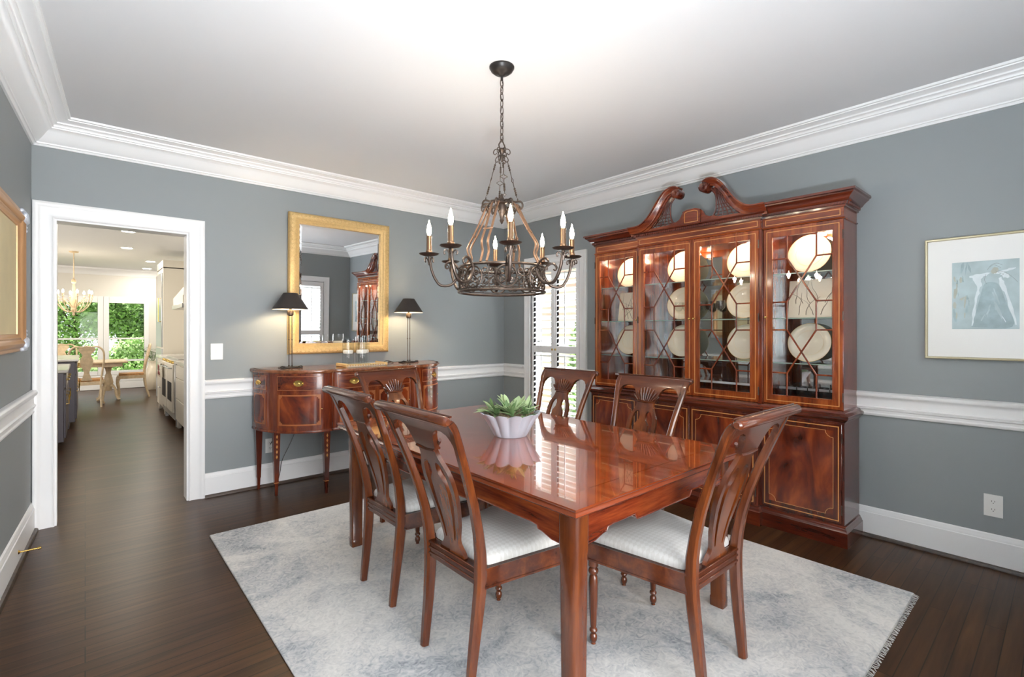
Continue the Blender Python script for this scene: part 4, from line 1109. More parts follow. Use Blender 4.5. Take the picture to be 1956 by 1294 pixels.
# buffet lamps on the sideboard
def buffet_lamp(x, y, lab):
    t = thing('buffet_lamp', lab, 'lamp', (x, y, SZT), 0, 'black shaded buffet lamps')
    mb = MB(); mb.box(-.085, -.05, 0, .085, .05, .006, .002); mb.box(-.070, -.038, .005, .070, .038, .012, .003)
    for q in (-1, 1): mb.tube([(q*.05, -.03, .012), (q*.075, -.035, .018), (q*.088, -.030, .012), (q*.080, -.022, .010)], .004, 6)
    mb.build('base', 'blackm', t)
    mb = MB()
    for q in (-1, 1):
        mb.tube([(q*.012, 0, .010), (q*.012, 0, .44)], .0036, 8); mb.disc_sphere((q*.012, 0, .235), .0065, 8); mb.disc_sphere((q*.012, 0, .02), .008, 8)
    mb.build('stem', 'iron', t)
    mb = MB(); mb.lathe([(0, .432), (.016, .432), (.024, .440), (.026, .470), (.020, .482), (.010, .484), (.010, .54), (0, .54)], 14); mb.build('socket', 'iron', t)
    mb = MB(); rt, rb, zt, zb = .055, .140, .622, .487
    mb.lathe([(rb, zb), (rt, zt)], 40); sh = None
    o1 = MB(); o1.lathe([(rb, zb), (rt, zt), (rt-.002, zt), (rb-.003, zb), (rb, zb)], 40); 
    # outer and lining
    a = MB(); a.v = []; n = 40
    vs = []; fs = []; ms = []
    for (r, z) in ((rb, zb), (rt, zt), (rt-.0025, zt), (rb-.0025, zb)):
        for i in range(n): vs.append((r*math.cos(2*PI*i/n), r*math.sin(2*PI*i/n), z))
    for j in range(4):
        f = [(j*n+i, j*n+(i+1) % n, ((j+1) % 4)*n+(i+1) % n, ((j+1) % 4)*n+i) for i in range(n)]
        a.add(vs if j == 0 else [], [], 0)
        for q in f: a.f.append(q); a.m.append(1 if j == 2 else 0)
    s_ = a.build('lamp_shade', ['shade', 'shade_in'], t)
    for i in range(3):
        th = 2*PI*i/3; 
    sp = MB()
    for i in range(3): th = 2*PI*i/3; sp.tube([(0, 0, .545), (.053*math.cos(th), .053*math.sin(th), .615)], .0015, 5)
    sp.build('shade_carrier', 'blackm', s_)
    b = MB(); b.lathe([(0, .50), (.008, .505), (.016, .53), (.017, .55), (.012, .575), (0, .59)], 14); b.build('light_bulb', 'bulb', t)
    light('buffet_lamp_light', 'POINT', (x, y, SZT+.553), 6.0, (1.0, .78, .50), radius=.03)
    return t
buffet_lamp(1.285, 4.27, 'black shaded buffet lamp on the left end of the sideboard, overlapping the mirror frame')
buffet_lamp(2.385, 4.27, 'black shaded buffet lamp on the right end of the sideboard, clear of the mirror')
mb = MB(); mb.tube(spline([(2.297, 4.26, SZT+.006), (2.25, 4.24, SZT+.012), (2.17, 4.27, SZT+.004), (2.14, 4.33, SZT+.004), (2.20, 4.36, SZT+.02), (2.26, 4.35, SZT+.006), (2.27, 4.40, SZT+.005), (2.27, SYB+.012, SZT+.005)], 6), .0028, 6)
tag(mb.build('lamp_cord', 'blackm'), 'black lamp cord looping on the sideboard top beside the right lamp', 'cord')
mb = MB(); mb.tube(spline([(1.38, 4.455, .50), (1.37, 4.45, .42), (1.34, 4.448, .34), (1.27, 4.445, .20), (1.25, 4.44, .10), (1.22, 4.42, .015), (1.17, 4.40, .006)], 6), .003, 6)
tag(mb.build('hanging_cord', 'blackm'), 'thin black cord hanging to the floor behind the sideboard legs', 'cord')
mb = MB(); mb.tube(spline([(1.30, 4.455, .50), (1.26, 4.45, .46), (1.21, 4.46, .40), (1.185, 4.474, .345)], 6), .003, 6)
tag(mb.build('plug_cord', 'blackm'), 'short black cord running to the outlet under the sideboard', 'cord')

# tray and hurricane candle holders
ty_ = 4.13
tr = thing('decorative_tray', 'cream and gold carved tray holding three glass candle cylinders on the sideboard', 'tray', (1.845, ty_, SZT), math.radians(2))
mb = MB(); mb.box(-.185, -.10, 0, .185, .10, .022, .004); mb.build('tray_base', 'china', tr)
mb = MB()
for k in range(16):
    x = -.175+k*.0233; mb.disc_sphere((x, -.100, .013), .009, 8, (1, .4, .8))
for sx in (-1, 1): mb.box(sx*.185-.012, -.10, 0, sx*.185+.012, .10, .030, .006)
mb.box(-.19, -.104, .018, .19, -.096, .026, .002)
mb.build('gilt_border', 'gold_plain', tr)
for (x, y, h, r, lab) in ((1.705, 4.10, .215, .048, 'left'), (1.815, 4.075, .235, .050, 'front right'), (1.880, 4.175, .245, .050, 'back')):
    t = thing('hurricane_cylinder', 'clear glass cylinder with white floating candle, %s one on the tray' % lab, 'candle holder', (x, y, SZT+.023))
    mb = MB(); mb.lathe([(0, 0), (r, 0), (r, h), (r-.003, h), (r-.003, .010), (0, .010)], 32); c = mb.build('glass_cylinder', 'crystal', t)
    mb = MB(); mb.lathe([(0, .088), (r-.010, .090), (r-.006, .100), (r-.006, .112), (r-.012, .120), (.006, .121), (0, .116)], 26); k = mb.build('floating_candle', 'candle', t)
    mb = MB(); mb.tube([(0, 0, .116), (.001, 0, .128)], .001, 4); mb.build('wick', 'dark', k)

# ------------------------------------------------------------------ gilt mirror over the sideboard (leans forward slightly)
mi = thing('wall_mirror', 'rectangular carved gilt mirror on the back wall above the sideboard', 'mirror', (1.79, YB-.004, 1.105))
mi.rotation_euler = (math.radians(1.05), 0, 0)
MW, MH = .470, 1.235
mp_ = lambda a, b, h: (a, -h, b)
mb = MB()
fp = [(0, 0), (0, .030), (.006, .040), (.014, .046), (.040, .050), (.060, .044), (.066, .036), (.074, .034), (.080, .028), (.090, .026), (.092, .012), (.092, 0)]
mb.sweep(rect(-MW, 0, MW, MH), fp, True, mp_)
fr_ = mb.build('gilt_frame', 'gold', mi)
mb = MB(); random.seed(2)
def scroll_run(a0, b0, a1, b1):
    L = math.hypot(a1-a0, b1-b0); n = int(L/.035); ux, uy = (a1-a0)/L, (b1-b0)/L; nx, ny = -uy, ux
    for k in range(n):
        s_ = (k+.5)*L/n; cx_, cy_ = a0+ux*s_, b0+uy*s_; sg = 1 if k % 2 else -1; P = []
        for q in range(9):
            th = q/8*2.6*PI; rr = .013*(1-q/11); P.append((cx_+ux*rr*math.cos(th)*1.2+nx*sg*rr*math.sin(th), cy_+uy*rr*math.cos(th)*1.2+ny*sg*rr*math.sin(th), .048))
        mb.tube([mp_(*p) for p in P], .0028, 5)
e = .030
for (a0, b0, a1, b1) in ((-MW+e, e, MW-e, e), (MW-e, e, MW-e, MH-e), (MW-e, MH-e, -MW+e, MH-e), (-MW+e, MH-e, -MW+e, e)): scroll_run(a0, b0, a1, b1)
mb.build('carved_scrolls', 'gold_plain', fr_)
mb = MB(); i_ = .088; bv = .024
mb.add([mp_(-MW+i_, i_, .010), mp_(MW-i_, i_, .010), mp_(MW-i_, MH-i_, .010), mp_(-MW+i_, MH-i_, .010), mp_(-MW+i_+bv, i_+bv, .0125), mp_(MW-i_-bv, i_+bv, .0125), mp_(MW-i_-bv, MH-i_-bv, .0125), mp_(-MW+i_+bv, MH-i_-bv, .0125)],
       [(4, 5, 6, 7), (0, 1, 5, 4), (1, 2, 6, 5), (2, 3, 7, 6), (3, 0, 4, 7), (3, 2, 1, 0)]); mb.build('mirror_glass', 'mirror', mi, smooth=False)

# ------------------------------------------------------------------ chandelier
CHX, CHY = 1.655, 1.978
cd = thing('chandelier', 'eight-light wrought iron ring chandelier hanging on a chain over the table', 'chandelier', (CHX, CHY, HC))
Z = lambda z: z-HC
mb = MB(); mb.lathe([(0, 0), (.066, 0), (.066, -.006), (.062, -.010), (.058, -.020), (.040, -.034), (.020, -.038), (.010, -.048), (0, -.050)], 32); mb.lathe([(0, -.045), (.007, -.046), (.007, -.07), (0, -.072)], 10); mb.build('canopy', 'blackm', cd)
def link_loop(c, hgt, wd, r, az):
    pts = []; k = 16
    for i in range(k):
        t = 2*PI*i/k; x = wd/2*math.cos(t); z = hgt/2*math.sin(t); z = max(-hgt/2, min(hgt/2, z*1.12)); pts.append((c[0]+x*math.cos(az), c[1]+x*math.sin(az), c[2]+z))
    return pts
mb = MB(); z = -.085; k = 0
while z > Z(2.315):
    mb.tube(link_loop((0, 0, z), .044, .018, .0022, 0), .0024, 6, True) if k % 2 == 0 else mb.tube(link_loop((0, 0, z), .044, .018, .0022, PI/2), .0024, 6, True)
    z -= .036; k += 1
mb.tube([(0.003, 0, -.05)]+[(.006*math.sin(q*1.3), .006*math.cos(q*1.3), -.06-q*.02) for q in range(17)]+[(0, 0, Z(2.31))], .0016, 5)
mb.build('chain', 'iron', cd)
# top ornament: hook, small crown with curls
mb = MB()
mb.tube(spline([(0, 0, Z(2.320)), (.012, 0, Z(2.30)), (.020, 0, Z(2.285)), (.012, 0, Z(2.268)), (0, 0, Z(2.262))], 5), .004, 6)
mb.tube(spline([(0, 0, Z(2.320)), (-.012, 0, Z(2.30)), (-.020, 0, Z(2.285)), (-.012, 0, Z(2.268)), (0, 0, Z(2.262))], 5), .004, 6)
mb.lathe([(0, Z(2.275)), (.014, Z(2.27)), (.020, Z(2.26)), (.012, Z(2.25)), (.008, Z(2.235)), (.012, Z(2.225)), (.006, Z(2.205)), (0, Z(2.195))], 14)
for q in range(6):
    a = 2*PI*q/6+.3; c, s_ = math.cos(a), math.sin(a)
    P = [(.008, 2.255), (.024, 2.268), (.040, 2.262), (.044, 2.246), (.034, 2.238), (.028, 2.248)]
    mb.tube([(c*r, s_*r, Z(zz)) for r, zz in spline(P, 3)], .0028, 5)
    P = [(.010, 2.235), (.026, 2.225), (.034, 2.208), (.026, 2.198), (.020, 2.206)]
    mb.tube([(c*r, s_*r, Z(zz)) for r, zz in spline(P, 3)], .0025, 5)
mb.build('crown_ornament', 'iron', cd)
PH = math.atan2(-CHY, -CHX)            # toward the camera
RT = .085                              # radius of the upper scroll hub
for q in range(4):
    a = PH+math.radians(10+90*q); c, s_ = math.cos(a), math.sin(a); mb = MB()
    A = Vector((c*.030, s_*.030, Z(2.205))); B = Vector((c*RT, s_*RT, Z(2.000))); D = B-A; side = Vector((-s_, c, 0))
    mb.tube([A, A+D*.40], .0020, 5); mb.tube([A+D*.58, A+D*.92], .0020, 5)
    d0 = A+D*.40; d1 = A+D*.58; mid = (d0+d1)/2
    star = [d0, mid+side*.006+D*.02, mid+side*.022, mid+side*.006-D*.02, d1, mid-side*.006-D*.02, mid-side*.022, mid-side*.006+D*.02]
    star = [d0, (d0+mid)/2+side*.004, mid+side*.020, (d1+mid)/2+side*.004, d1, (d1+mid)/2-side*.004, mid-side*.020, (d0+mid)/2-side*.004]
    mb.tube(star, .0020, 5, True)
    for k in range(4): mb.disc_sphere(A+D*(.70+.05*k), .0062, 6)
    for k in range(3): mb.disc_sphere(A+D*(.12+.05*k), .0058, 6)
    P = [B+Vector((0, 0, .012)), B+side*.008+Vector((0, 0, .004)), B+Vector((0, 0, -.004)), B-side*.008+Vector((0, 0, .004))]
    mb.tube(P, .002, 5, True)
    mb.build('hanging_rod', 'iron', cd)
# upper hub
mb = MB()
mb.tube([(math.cos(2*PI*k/40)*(RT-.012), math.sin(2*PI*k/40)*(RT-.012), Z(1.972)) for k in range(40)], .004, 6, True)
mb.lathe([(0, Z(2.035)), (.006, Z(2.03)), (.010, Z(2.01)), (.022, Z(1.995)), (.030, Z(1.985)), (.020, Z(1.975)), (.026, Z(1.955)), (.016, Z(1.93)), (.008, Z(1.90)), (.012, Z(1.89)), (.004, Z(1.875)), (0, Z(1.87))], 16)
for q in range(8):
    a = PH+math.radians(6+45*q+22.5); c, s_ = math.cos(a), math.sin(a)
    mb.tube([(c*r, s_*r, Z(zz)) for r, zz in spline([(.012, 1.985), (.040, 1.992), (.070, 1.985), (.098, 1.985), (.112, 1.970), (.110, 1.950), (.100, 1.948), (.098, 1.958)], 3)], .0050, 6)
    mb.tube([(c*r, s_*r, Z(zz)) for r, zz in spline([(.070, 1.975), (.082, 1.955), (.076, 1.935), (.066, 1.938), (.066, 1.948)], 3)], .0045, 5)
mb.build('scroll_hub', 'iron', cd)
RR = .222; ZT, ZB = 1.640, 1.512
# strap braces from hub to ring
for q in range(4):
    a = PH+math.radians(-25+90*q); c, s_ = math.cos(a), math.sin(a)
    mb = MB()
    for dl in (-.017, .017):
        P = spline([(.070, 1.975), (.088, 1.955), (.150, 1.835), (.192, 1.765), (.196, 1.735), (.188, 1.70), (RR-.010, 1.650)], 4)
        mb.beam([(c*r-s_*dl, s_*r+c*dl, Z(zz)) for r, zz in P], .012, .008, (-s_, c, 0), .3)
    P = [(.150, 1.835), (.172, 1.828), (.176, 1.806), (.160, 1.800)]
    for k in (.55,): mb.tube([(c*.158-s_*.026, s_*.158+c*.026, Z(1.822)), (c*.168, s_*.168, Z(1.818)), (c*.158+s_*.026, s_*.158-c*.026, Z(1.822))], .004, 6)
    mb.build('strap_brace', 'brace', cd)
# ring band with scroll work
mb = MB()
for (zz, r) in ((ZT, RR), (ZB, RR+.004)):
    mb.tube([(r*math.cos(2*PI*k/64), r*math.sin(2*PI*k/64), Z(zz)) for k in range(64)], .0068, 8, True)
mb.tube([(RR*math.cos(2*PI*k/64), RR*math.sin(2*PI*k/64), Z(ZB+.012)) for k in range(64)], .0028, 6, True)
ring_o = mb.build('ring_band', 'iron', cd)
mb = MB(); zm = (ZT+ZB)/2
def cyl(th, zz, dr=0): return ((RR+dr)*math.cos(th), (RR+dr)*math.sin(th), Z(zz))
for q in range(16):
    t0 = PH+math.radians(6)+2*PI*q/16
    if q % 2 == 0:
        pts = [cyl(t0+.050/RR*math.cos(u), zm+.052*math.sin(u), .002) for u in [2*PI*k/24 for k in range(24)]]; mb.tube(pts, .0048, 6, True)
        for k in range(4):
            for sg in (-1, 1):
                b = k*PI/2+PI/4
                P = []
                for j in range(9):
                    f = j/8; rr = .016*(1-f*.75); an = b+sg*f*4.2; cu, cv = .024*math.cos(b), .024*math.sin(b)
                    P.append(cyl(t0+(cu+rr*math.cos(an))/RR, zm+cv+rr*math.sin(an), .003))
                mb.tube(P, .0034, 5)
    else:
        for sg in (-1, 1):
            for (cv, sv) in ((.028, 1), (-.028, -1)):
                P = []
                for j in range(13):
                    f = j/12; rr = .020*(1-f*.72); an = (PI/2*-sv)+sg*f*6.0
                    P.append(cyl(t0+(sg*.016+rr*math.cos(an))/RR, zm+cv+rr*math.sin(an)*.95, .001))
                mb.tube(P, .0038, 5)
        mb.tube([cyl(t0, ZB+.01), cyl(t0, zm, .004), cyl(t0, ZT-.004)], .0026, 5)
        for sg in (-1, 1): mb.tube([cyl(t0+sg*.034/RR, zm), cyl(t0+sg*.016/RR, zm+.004, .003), cyl(t0, zm, .004)], .0024, 5)
sc_ = mb.build('scroll_filigree', 'iron', ring_o)
# arms, cups, candles, bulbs
for q in range(8):
    a = PH+math.radians(-6+45*q)      # -6 turns the nearest arm to the right of centre
    a = PH-math.radians(-6)+math.radians(45*q); c, s_ = math.cos(a), math.sin(a)
    mb = MB(); RA = .378
    P = spline([(RR-.004, 1.632), (RR+.012, 1.585), (RR+.045, 1.548), (RR+.095, 1.545), (.345, 1.575), (.364, 1.620), (RA-.006, 1.660), (RA, 1.694)], 5)
    n_ = len(P); mb.beam([(c*r, s_*r, Z(zz)) for r, zz in P], [.019-.004*k/n_ for k in range(n_)], .013, (-s_, c, 0), .3)
    mb.tube([(c*r, s_*r, Z(zz)) for r, zz in spline([(RR-.004, 1.615), (RR+.022, 1.655), (RR+.052, 1.668), (RR+.072, 1.650), (RR+.066, 1.632), (RR+.054, 1.638)], 4)], [.007]*6+[.006]*8+[.004]*7, 6)
    for k in range(4):
        b = a+PI/4+k*PI/2; cb_, sb_ = math.cos(b), math.sin(b)
        mb.tube([(c*RA+cb_*r, s_*RA+sb_*r, Z(zz)) for r, zz in spline([(.004, 1.650), (.010, 1.675), (.022, 1.688), (.031, 1.680), (.030, 1.668), (.024, 1.670)], 3)], .0034, 5)
    ar = mb.build('arm', 'iron', cd)
    T0 = (c*RA, s_*RA, 0)
    mb = MB(); mb.lathe([(0, Z(1.694)), (.020, Z(1.696)), (.044, Z(1.702)), (.052, Z(1.709)), (.044, Z(1.706)), (.020, Z(1.701)), (0, Z(1.701))], 24, T0, fl=lambda th, j: 1+.03*math.cos(8*th)); mb.build('drip_pan', 'iron', ar)
    mb = MB(); mb.lathe([(0, Z(1.70)), (.0165, Z(1.70)), (.0165, Z(1.722)), (.0145, Z(1.724)), (.0135, Z(1.730)), (.0135, Z(1.800)), (.011, Z(1.802)), (0, Z(1.802))], 18, T0); mb.build('candle_sleeve', 'sleeve', ar)
    mb = MB(); mb.lathe([(0, Z(1.800)), (.007, Z(1.803)), (.0115, Z(1.818)), (.0125, Z(1.830)), (.0095, Z(1.850)), (.0045, Z(1.868)), (.0015, Z(1.882)), (0, Z(1.883))], 16, T0); mb.build('flame_bulb', 'bulb', ar)
    light('chandelier_light', 'POINT', (CHX+c*RA, CHY+s_*RA, 1.842), 2.2, (1.0, .86, .68), radius=.018)

# ------------------------------------------------------------------ framed print on the right wall
pr = thing('framed_print', 'thin gold framed print with a wide white mat on the right wall', 'picture', (XR, .328, 1.147))
ph = lambda a, b, h: (-h, a, b)
PW, PHh = .248, .698
mb = MB(); mb.sweep(rect(-PW, 0, PW, PHh), [(0, 0), (0, .034), (.004, .038), (.010, .036), (.013, .030), (.013, .0)], True, ph); mb.build('frame', 'champagne', pr)
mb = MB(); mb.box(-.022, -PW+.01, .01, -.004, PW-.01, PHh-.01); mt = mb.build('mat_board', 'plate_white', pr)
M['print_bg'] = plain('print_pale_teal', lin(176, 194, 198), .6, var=.16, vscale=9)
M['print_dress'] = plain('print_blue_grey', lin(156, 176, 182), .6, var=.22, vscale=14)
M['print_white'] = plain('print_white_strokes', lin(218, 228, 232), .6, var=.06, vscale=20)
M['print_ochre'] = plain('print_ochre', lin(178, 182, 172), .6, var=.1, vscale=16)
M['print_dark'] = plain('print_dark_line', lin(112, 110, 114), .6)
ax0, ax1, az0, az1 = -.142, .128, .172, .552
U = lambda u, v, h=0: ph(ax1+(ax0-ax1)*u, az0+(az1-az0)*v, .0228+h)     # u: left to right as seen
mb = MB(); mb.prism([(0, 0), (1, 0), (1, 1), (0, 1)], 0, .0006, lambda a, b, h: U(a, b, h), 0)
def shape(pts, m, h): mb.plate([tuple(p) for p in spline(pts+[pts[0]], 4)[:-1]], [], h, h+.0003, lambda a, b, hh: U(a, b, hh), m=m)
random.seed(21)
def stroke(a, b, wd, m, h, jit=.012):
    A, B = Vector(a), Vector(b); d = (B-A).normalized(); nn = Vector((-d.y, d.x)); n = 7; L_, R_ = [], []
    for k in range(n+1):
        t = k/n; w2 = wd*(.35+.65*math.sin(PI*min(1, t*.9+.08)))*.5; p = A+(B-A)*t
        cl_ = lambda q: (max(.002, min(.998, q.x)), max(.002, min(.998, q.y)))
        L_.append(cl_(p+nn*(w2+random.uniform(-jit, jit)*.5))); R_.append(cl_(p-nn*(w2+random.uniform(-jit, jit)*.5)))
    mb.plate(L_+list(reversed(R_)), [], h, h+.00012, lambda a_, b_, hh: U(a_, b_, hh), m=m)
H_ = .0007
for k in range(26):
    x = random.uniform(.03, .30); y = random.uniform(.05, .85); stroke((x, y), (x+random.uniform(-.04, .04), y+random.uniform(.08, .22)), random.uniform(.02, .06), random.choice([0, 3, 3, 1]), H_); H_ += .00002
shape([(.30, .03), (.37, .25), (.44, .50), (.50, .66), (.62, .68), (.72, .62), (.82, .35), (.90, .03)], 1, H_+.0003); H_ += .0006
for k in range(30):
    t = random.uniform(-1, 1); y = random.uniform(.04, .40); x0 = .60+t*.06; x1 = .60+t*.27
    stroke((x0, y+random.uniform(.15, .25)), (x0+(x1-x0)*.8, y), random.uniform(.012, .035), random.choice([0, 1, 1, 2 if k % 5 == 0 else 1]), H_, .008); H_ += .00002
for (a, b, wd) in (((.27, .78), (.66, .80), .05), ((.66, .80), (.95, .87), .035), ((.34, .80), (.44, .62), .10), ((.42, .66), (.36, .36), .05), ((.37, .42), (.31, .05), .035), ((.72, .74), (.82, .50), .07), ((.80, .56), (.96, .06), .05), ((.74, .80), (.86, .74), .07), ((.38, .74), (.50, .80), .07)):
    stroke(a, b, wd, 2, H_, .02); H_ += .00002
stroke((.54, .70), (.64, .80), .12, 0, H_); stroke((.60, .82), (.70, .87), .09, 3, H_+.0001, .02); stroke((.12, .44), (.20, .47), .03, 3, H_, .02)
H_ += .0003
mb.build('print_image', ['print_bg', 'print_dress', 'print_white', 'print_ochre', 'print_dark'], mt)
mb = MB()
for P in ([(.70, .84), (.80, .81), (.90, .74), (.98, .66)], [(.52, .80), (.50, .72), (.53, .66)], [(.54, .86), (.60, .93), (.68, .95), (.76, .92)], [(.58, .90), (.64, .93), (.74, .88)], [(.66, .84), (.72, .81), (.78, .79), (.74, .77)]):
    mb.tube([U(a, b, H_) for a, b in spline(P, 4)], .0007, 4)
mb.build('print_lines', 'print_dark', mt)
mb = MB(); mb.box(-.0275, -PW+.012, .012, -.0255, PW-.012, PHh-.012); mb.build('picture_glass', 'pane', pr)

# ------------------------------------------------------------------ gilt framed picture on the left wall
# its right edge sits near the back corner; runs out of the photo to the left
lx, ly = LX(3.90), 3.90
lp = thing('gilt_framed_picture', 'large gilt framed cream picture on the left wall, cut by the photo edge', 'picture', (LX(3.62), 3.62, 1.18), 0)
lp.rotation_euler = (0, 0, -LA)
lp.location = (LX(3.40)+.003, 3.40, 1.195)
pl_ = lambda a, b, h: (h, a, b)
LW, LH = .515, .79
mb = MB(); mb.sweep(rect(-LW, 0, LW, LH), [(0, 0), (0, .022), (.006, .030), (.018, .030), (.030, .040), (.045, .046), (.058, .040), (.066, .028), (.074, .030), (.082, .022), (.095, .018), (.097, .008), (.097, 0)], True, pl_)
f_ = mb.build('frame', 'rose_gilt', lp)
mb = MB()
for cx_ in (-LW, LW):
    for cz_ in (0, LH):
        sx, sz = -math.copysign(1, cx_), (1 if cz_ == 0 else -1)
        for k in range(9):
            t = k/8*PI/2; r = .055; mb.disc_sphere(pl_(cx_+sx*(.03+r*math.cos(t)*.6), cz_+sz*(.03+r*math.sin(t)*.6), .044), .015, 8)
        for k in range(6): mb.disc_sphere(pl_(cx_+sx*(.012+k*.020), cz_+sz*.012, .036), .012, 8); mb.disc_sphere(pl_(cx_+sx*.012, cz_+sz*(.012+k*.020), .036), .012, 8)
        for q in (0, 1):
            P = []
            for j in range(12):
                f = j/11; an = f*5+q*2; rr = .028*(1-f*.7); P.append(pl_(cx_+sx*(.045+rr*math.cos(an)), cz_+sz*(.045+rr*math.sin(an)), .052))
            mb.tube(P, .005, 6)
mb.build('carved_corners', 'silver', f_)
M['cream_art'] = plain('faded_cream_canvas', lin(212, 198, 158), .6, var=.08, vscale=4)
mb = MB(); mb.box(.002, -LW+.09, .09, .012, LW-.09, LH-.09); mb.build('canvas', 'cream_art', lp)

# ------------------------------------------------------------------ switch, outlets, door stop
sw = thing('light_switch', 'white switch plate on the back wall just right of the doorway', 'switch', (.790, YB, 1.143))
mb = MB(); mb.box(-.043, -.006, -.065, .043, 0, .065, .002); p_ = mb.build('cover_plate', 'plate_white', sw)
mb = MB(); mb.box(-.006, -.010, -.013, .006, -.004, .013, .001); mb.build('toggle', 'plate_white', p_)
def outlet(loc, mp, lab):
    t = thing('wall_outlet', lab, 'outlet', loc); mb = MB()
    P = [mp(a, b, h) for h in (0, .006) for b in (-.060, .060) for a in (-.038, .038)]
    mb.add(P, [(0, 2, 3, 1), (4, 5, 7, 6), (0, 1, 5, 4), (2, 6, 7, 3), (0, 4, 6, 2), (1, 3, 7, 5)]); c = mb.build('cover_plate', 'plate_white', t)
    for zc in (.022, -.022):
        mb = MB(); mb.plate([(.015*math.cos(2*PI*k/20), zc+max(-.0125, min(.0125, .015*math.sin(2*PI*k/20)))) for k in range(20)], [], .004, .0075, mp); s_ = mb.build('socket', 'plate_white', c)
        mb = MB()
        for a in (-.0062, .0062): mb.plate([(a-.0011, zc-.001), (a+.0011, zc-.001), (a+.0011, zc+.007), (a-.0011, zc+.007)], [], .006, .0079, mp)
        mb.plate([(.0024*math.cos(2*PI*k/8), zc-.007+.0024*math.sin(2*PI*k/8)) for k in range(8)], [], .006, .0079, mp)
        mb.build('slots', 'dark', s_)
    return t
outlet((XR, .288, .342), lambda a, b, h: (-h, a, b), 'white duplex outlet low on the right wall below the framed print')
outlet((1.185, YB, .335), lambda a, b, h: (a, -h, b), 'white outlet on the back wall half hidden behind the sideboard leg')
ds = MB(); y_ = 3.86; x_ = LX(y_)+.018
ds.lathe([(0, 0), (.012, 0), (.010, .004), (.004, .008), (.004, .075), (.0075, .078), (.008, .092), (0, .094)], 12, (x_, y_, .075), ax='x')
ds.tube([(x_+.006+.0014*k, y_+.0055*math.cos(k*1.2), .075+.0055*math.sin(k*1.2)) for k in range(50)], .001, 4)
tag(ds.build('spring_door_stop', 'brass'), 'brass spring door stop on the left baseboard beside the doorway', 'door stop')
# ------------------------------------------------------------------ kitchen
# island in two tiers on the left
def island(x0, x1, y0, y1, z, lab):
    t = thing('kitchen_island', lab, 'island', ((x0+x1)/2, (y0+y1)/2, 0)); hx_, hy_ = (x1-x0)/2, (y1-y0)/2
    mb = MB(); mb.box(-hx_, -hy_, .09, hx_, hy_, z-.035, .004); mb.box(-hx_+.05, -hy_+.06, 0, hx_-.06, hy_-.06, .10)
    mb.build('island_body', 'island', t)
    mb = MB(); mb.box(-hx_-.03, -hy_-.035, z-.032, hx_+.035, hy_+.035, z, .008); mb.build('stone_top', 'marble', t)
    n = max(2, round((y1-y0)/.45)); w_ = (y1-y0-.04)/n
    for k in range(n):
        a = -hy_+.02+k*w_
        mb = MB(); mb.box(hx_-.002, a+.012, z-.20, hx_+.016, a+w_-.012, z-.05, .003); d = mb.build('drawer', 'cream' if k % 2 else 'island', t)
        mb = MB(); mb.tube([(hx_+.016, a+w_*.3, z-.12), (hx_+.04, a+w_*.3, z-.12), (hx_+.04, a+w_*.7, z-.12), (hx_+.016, a+w_*.7, z-.12)], .005, 6); mb.build('handle', 'brass', d)
        mb = MB(); mb.box(hx_-.002, a+.012, .13, hx_+.016, a+w_-.012, z-.22, .003); d = mb.build('cabinet_door', 'island', t)
        mb = MB(); mb.tube([(hx_+.016, a+.05, .50), (hx_+.04, a+.05, .50), (hx_+.04, a+.05, .60), (hx_+.016, a+.05, .60)], .005, 6); mb.build('handle', 'brass', d)
    return t
island(-1.15, -.175, 7.25, 8.55, .88, 'plum grey kitchen island with pale stone top, end nearest the doorway')
island(-1.2, -.10, 8.75, 10.2, .93, 'second kitchen island section behind the plum grey one, with raised stone top')
# right run of base cabinets
def base_unit(x0, y0, y1, z, lab, rows, feet=True):
    t = thing('base_cabinet', lab, 'cabinet', (x0+.3, (y0+y1)/2, 0)); hy_ = (y1-y0)/2
    mb = MB(); mb.box(-.3, -hy_, .10, KX1-x0-.302, hy_, z-.03, .003); mb.box(-.285, -hy_, .08, -.27, hy_, .14)
    for yy in (-hy_+.03, hy_-.03): mb.box(-.3, yy-.025, 0, -.25, yy+.025, .11, .008)
    mb.build('cabinet_body', 'cream', t)
    zz = z-.05
    for h in rows:
        mb = MB(); mb.box(-.318, -hy_+.03, zz-h+.012, -.298, hy_-.03, zz, .003); d = mb.build('drawer', 'cream', t)
        mb = MB(); mb.tube([(-.318, -.06, zz-h/2), (-.342, -.06, zz-h/2), (-.342, .06, zz-h/2), (-.318, .06, zz-h/2)], .005, 6); mb.build('handle', 'steel', d); zz -= h
    return t
base_unit(.93, 5.9, 7.90, .90, 'cream drawer cabinet seen at the right edge of the doorway', [.17, .28, .28])
base_unit(.93, 9.28, 10.10, .90, 'cream base cabinet beyond the kitchen range', [.17, .56])
mb = MB(); mb.box(.90, 5.88, .87, KX1-.003, 7.93, .91, .006); tag(mb.build('countertop', 'marble'), 'pale stone worktop over the cream drawer cabinet near the doorway', 'countertop')
mb = MB(); mb.box(.90, 9.25, .87, KX1-.003, 10.12, .91, .006); tag(mb.build('countertop', 'marble'), 'pale stone worktop beyond the kitchen range', 'countertop')
rn = thing('range_cooker', 'stainless and cream range cooker standing between the kitchen cabinets', 'stove', (1.25, 8.59, 0))
mb = MB(); mb.box(-.34, -.63, .10, .36, .63, .90, .004)
for y in (-.58, .58): mb.box(-.32, y-.02, 0, -.28, y+.02, .11)
mb.build('range_body', 'steel', rn)
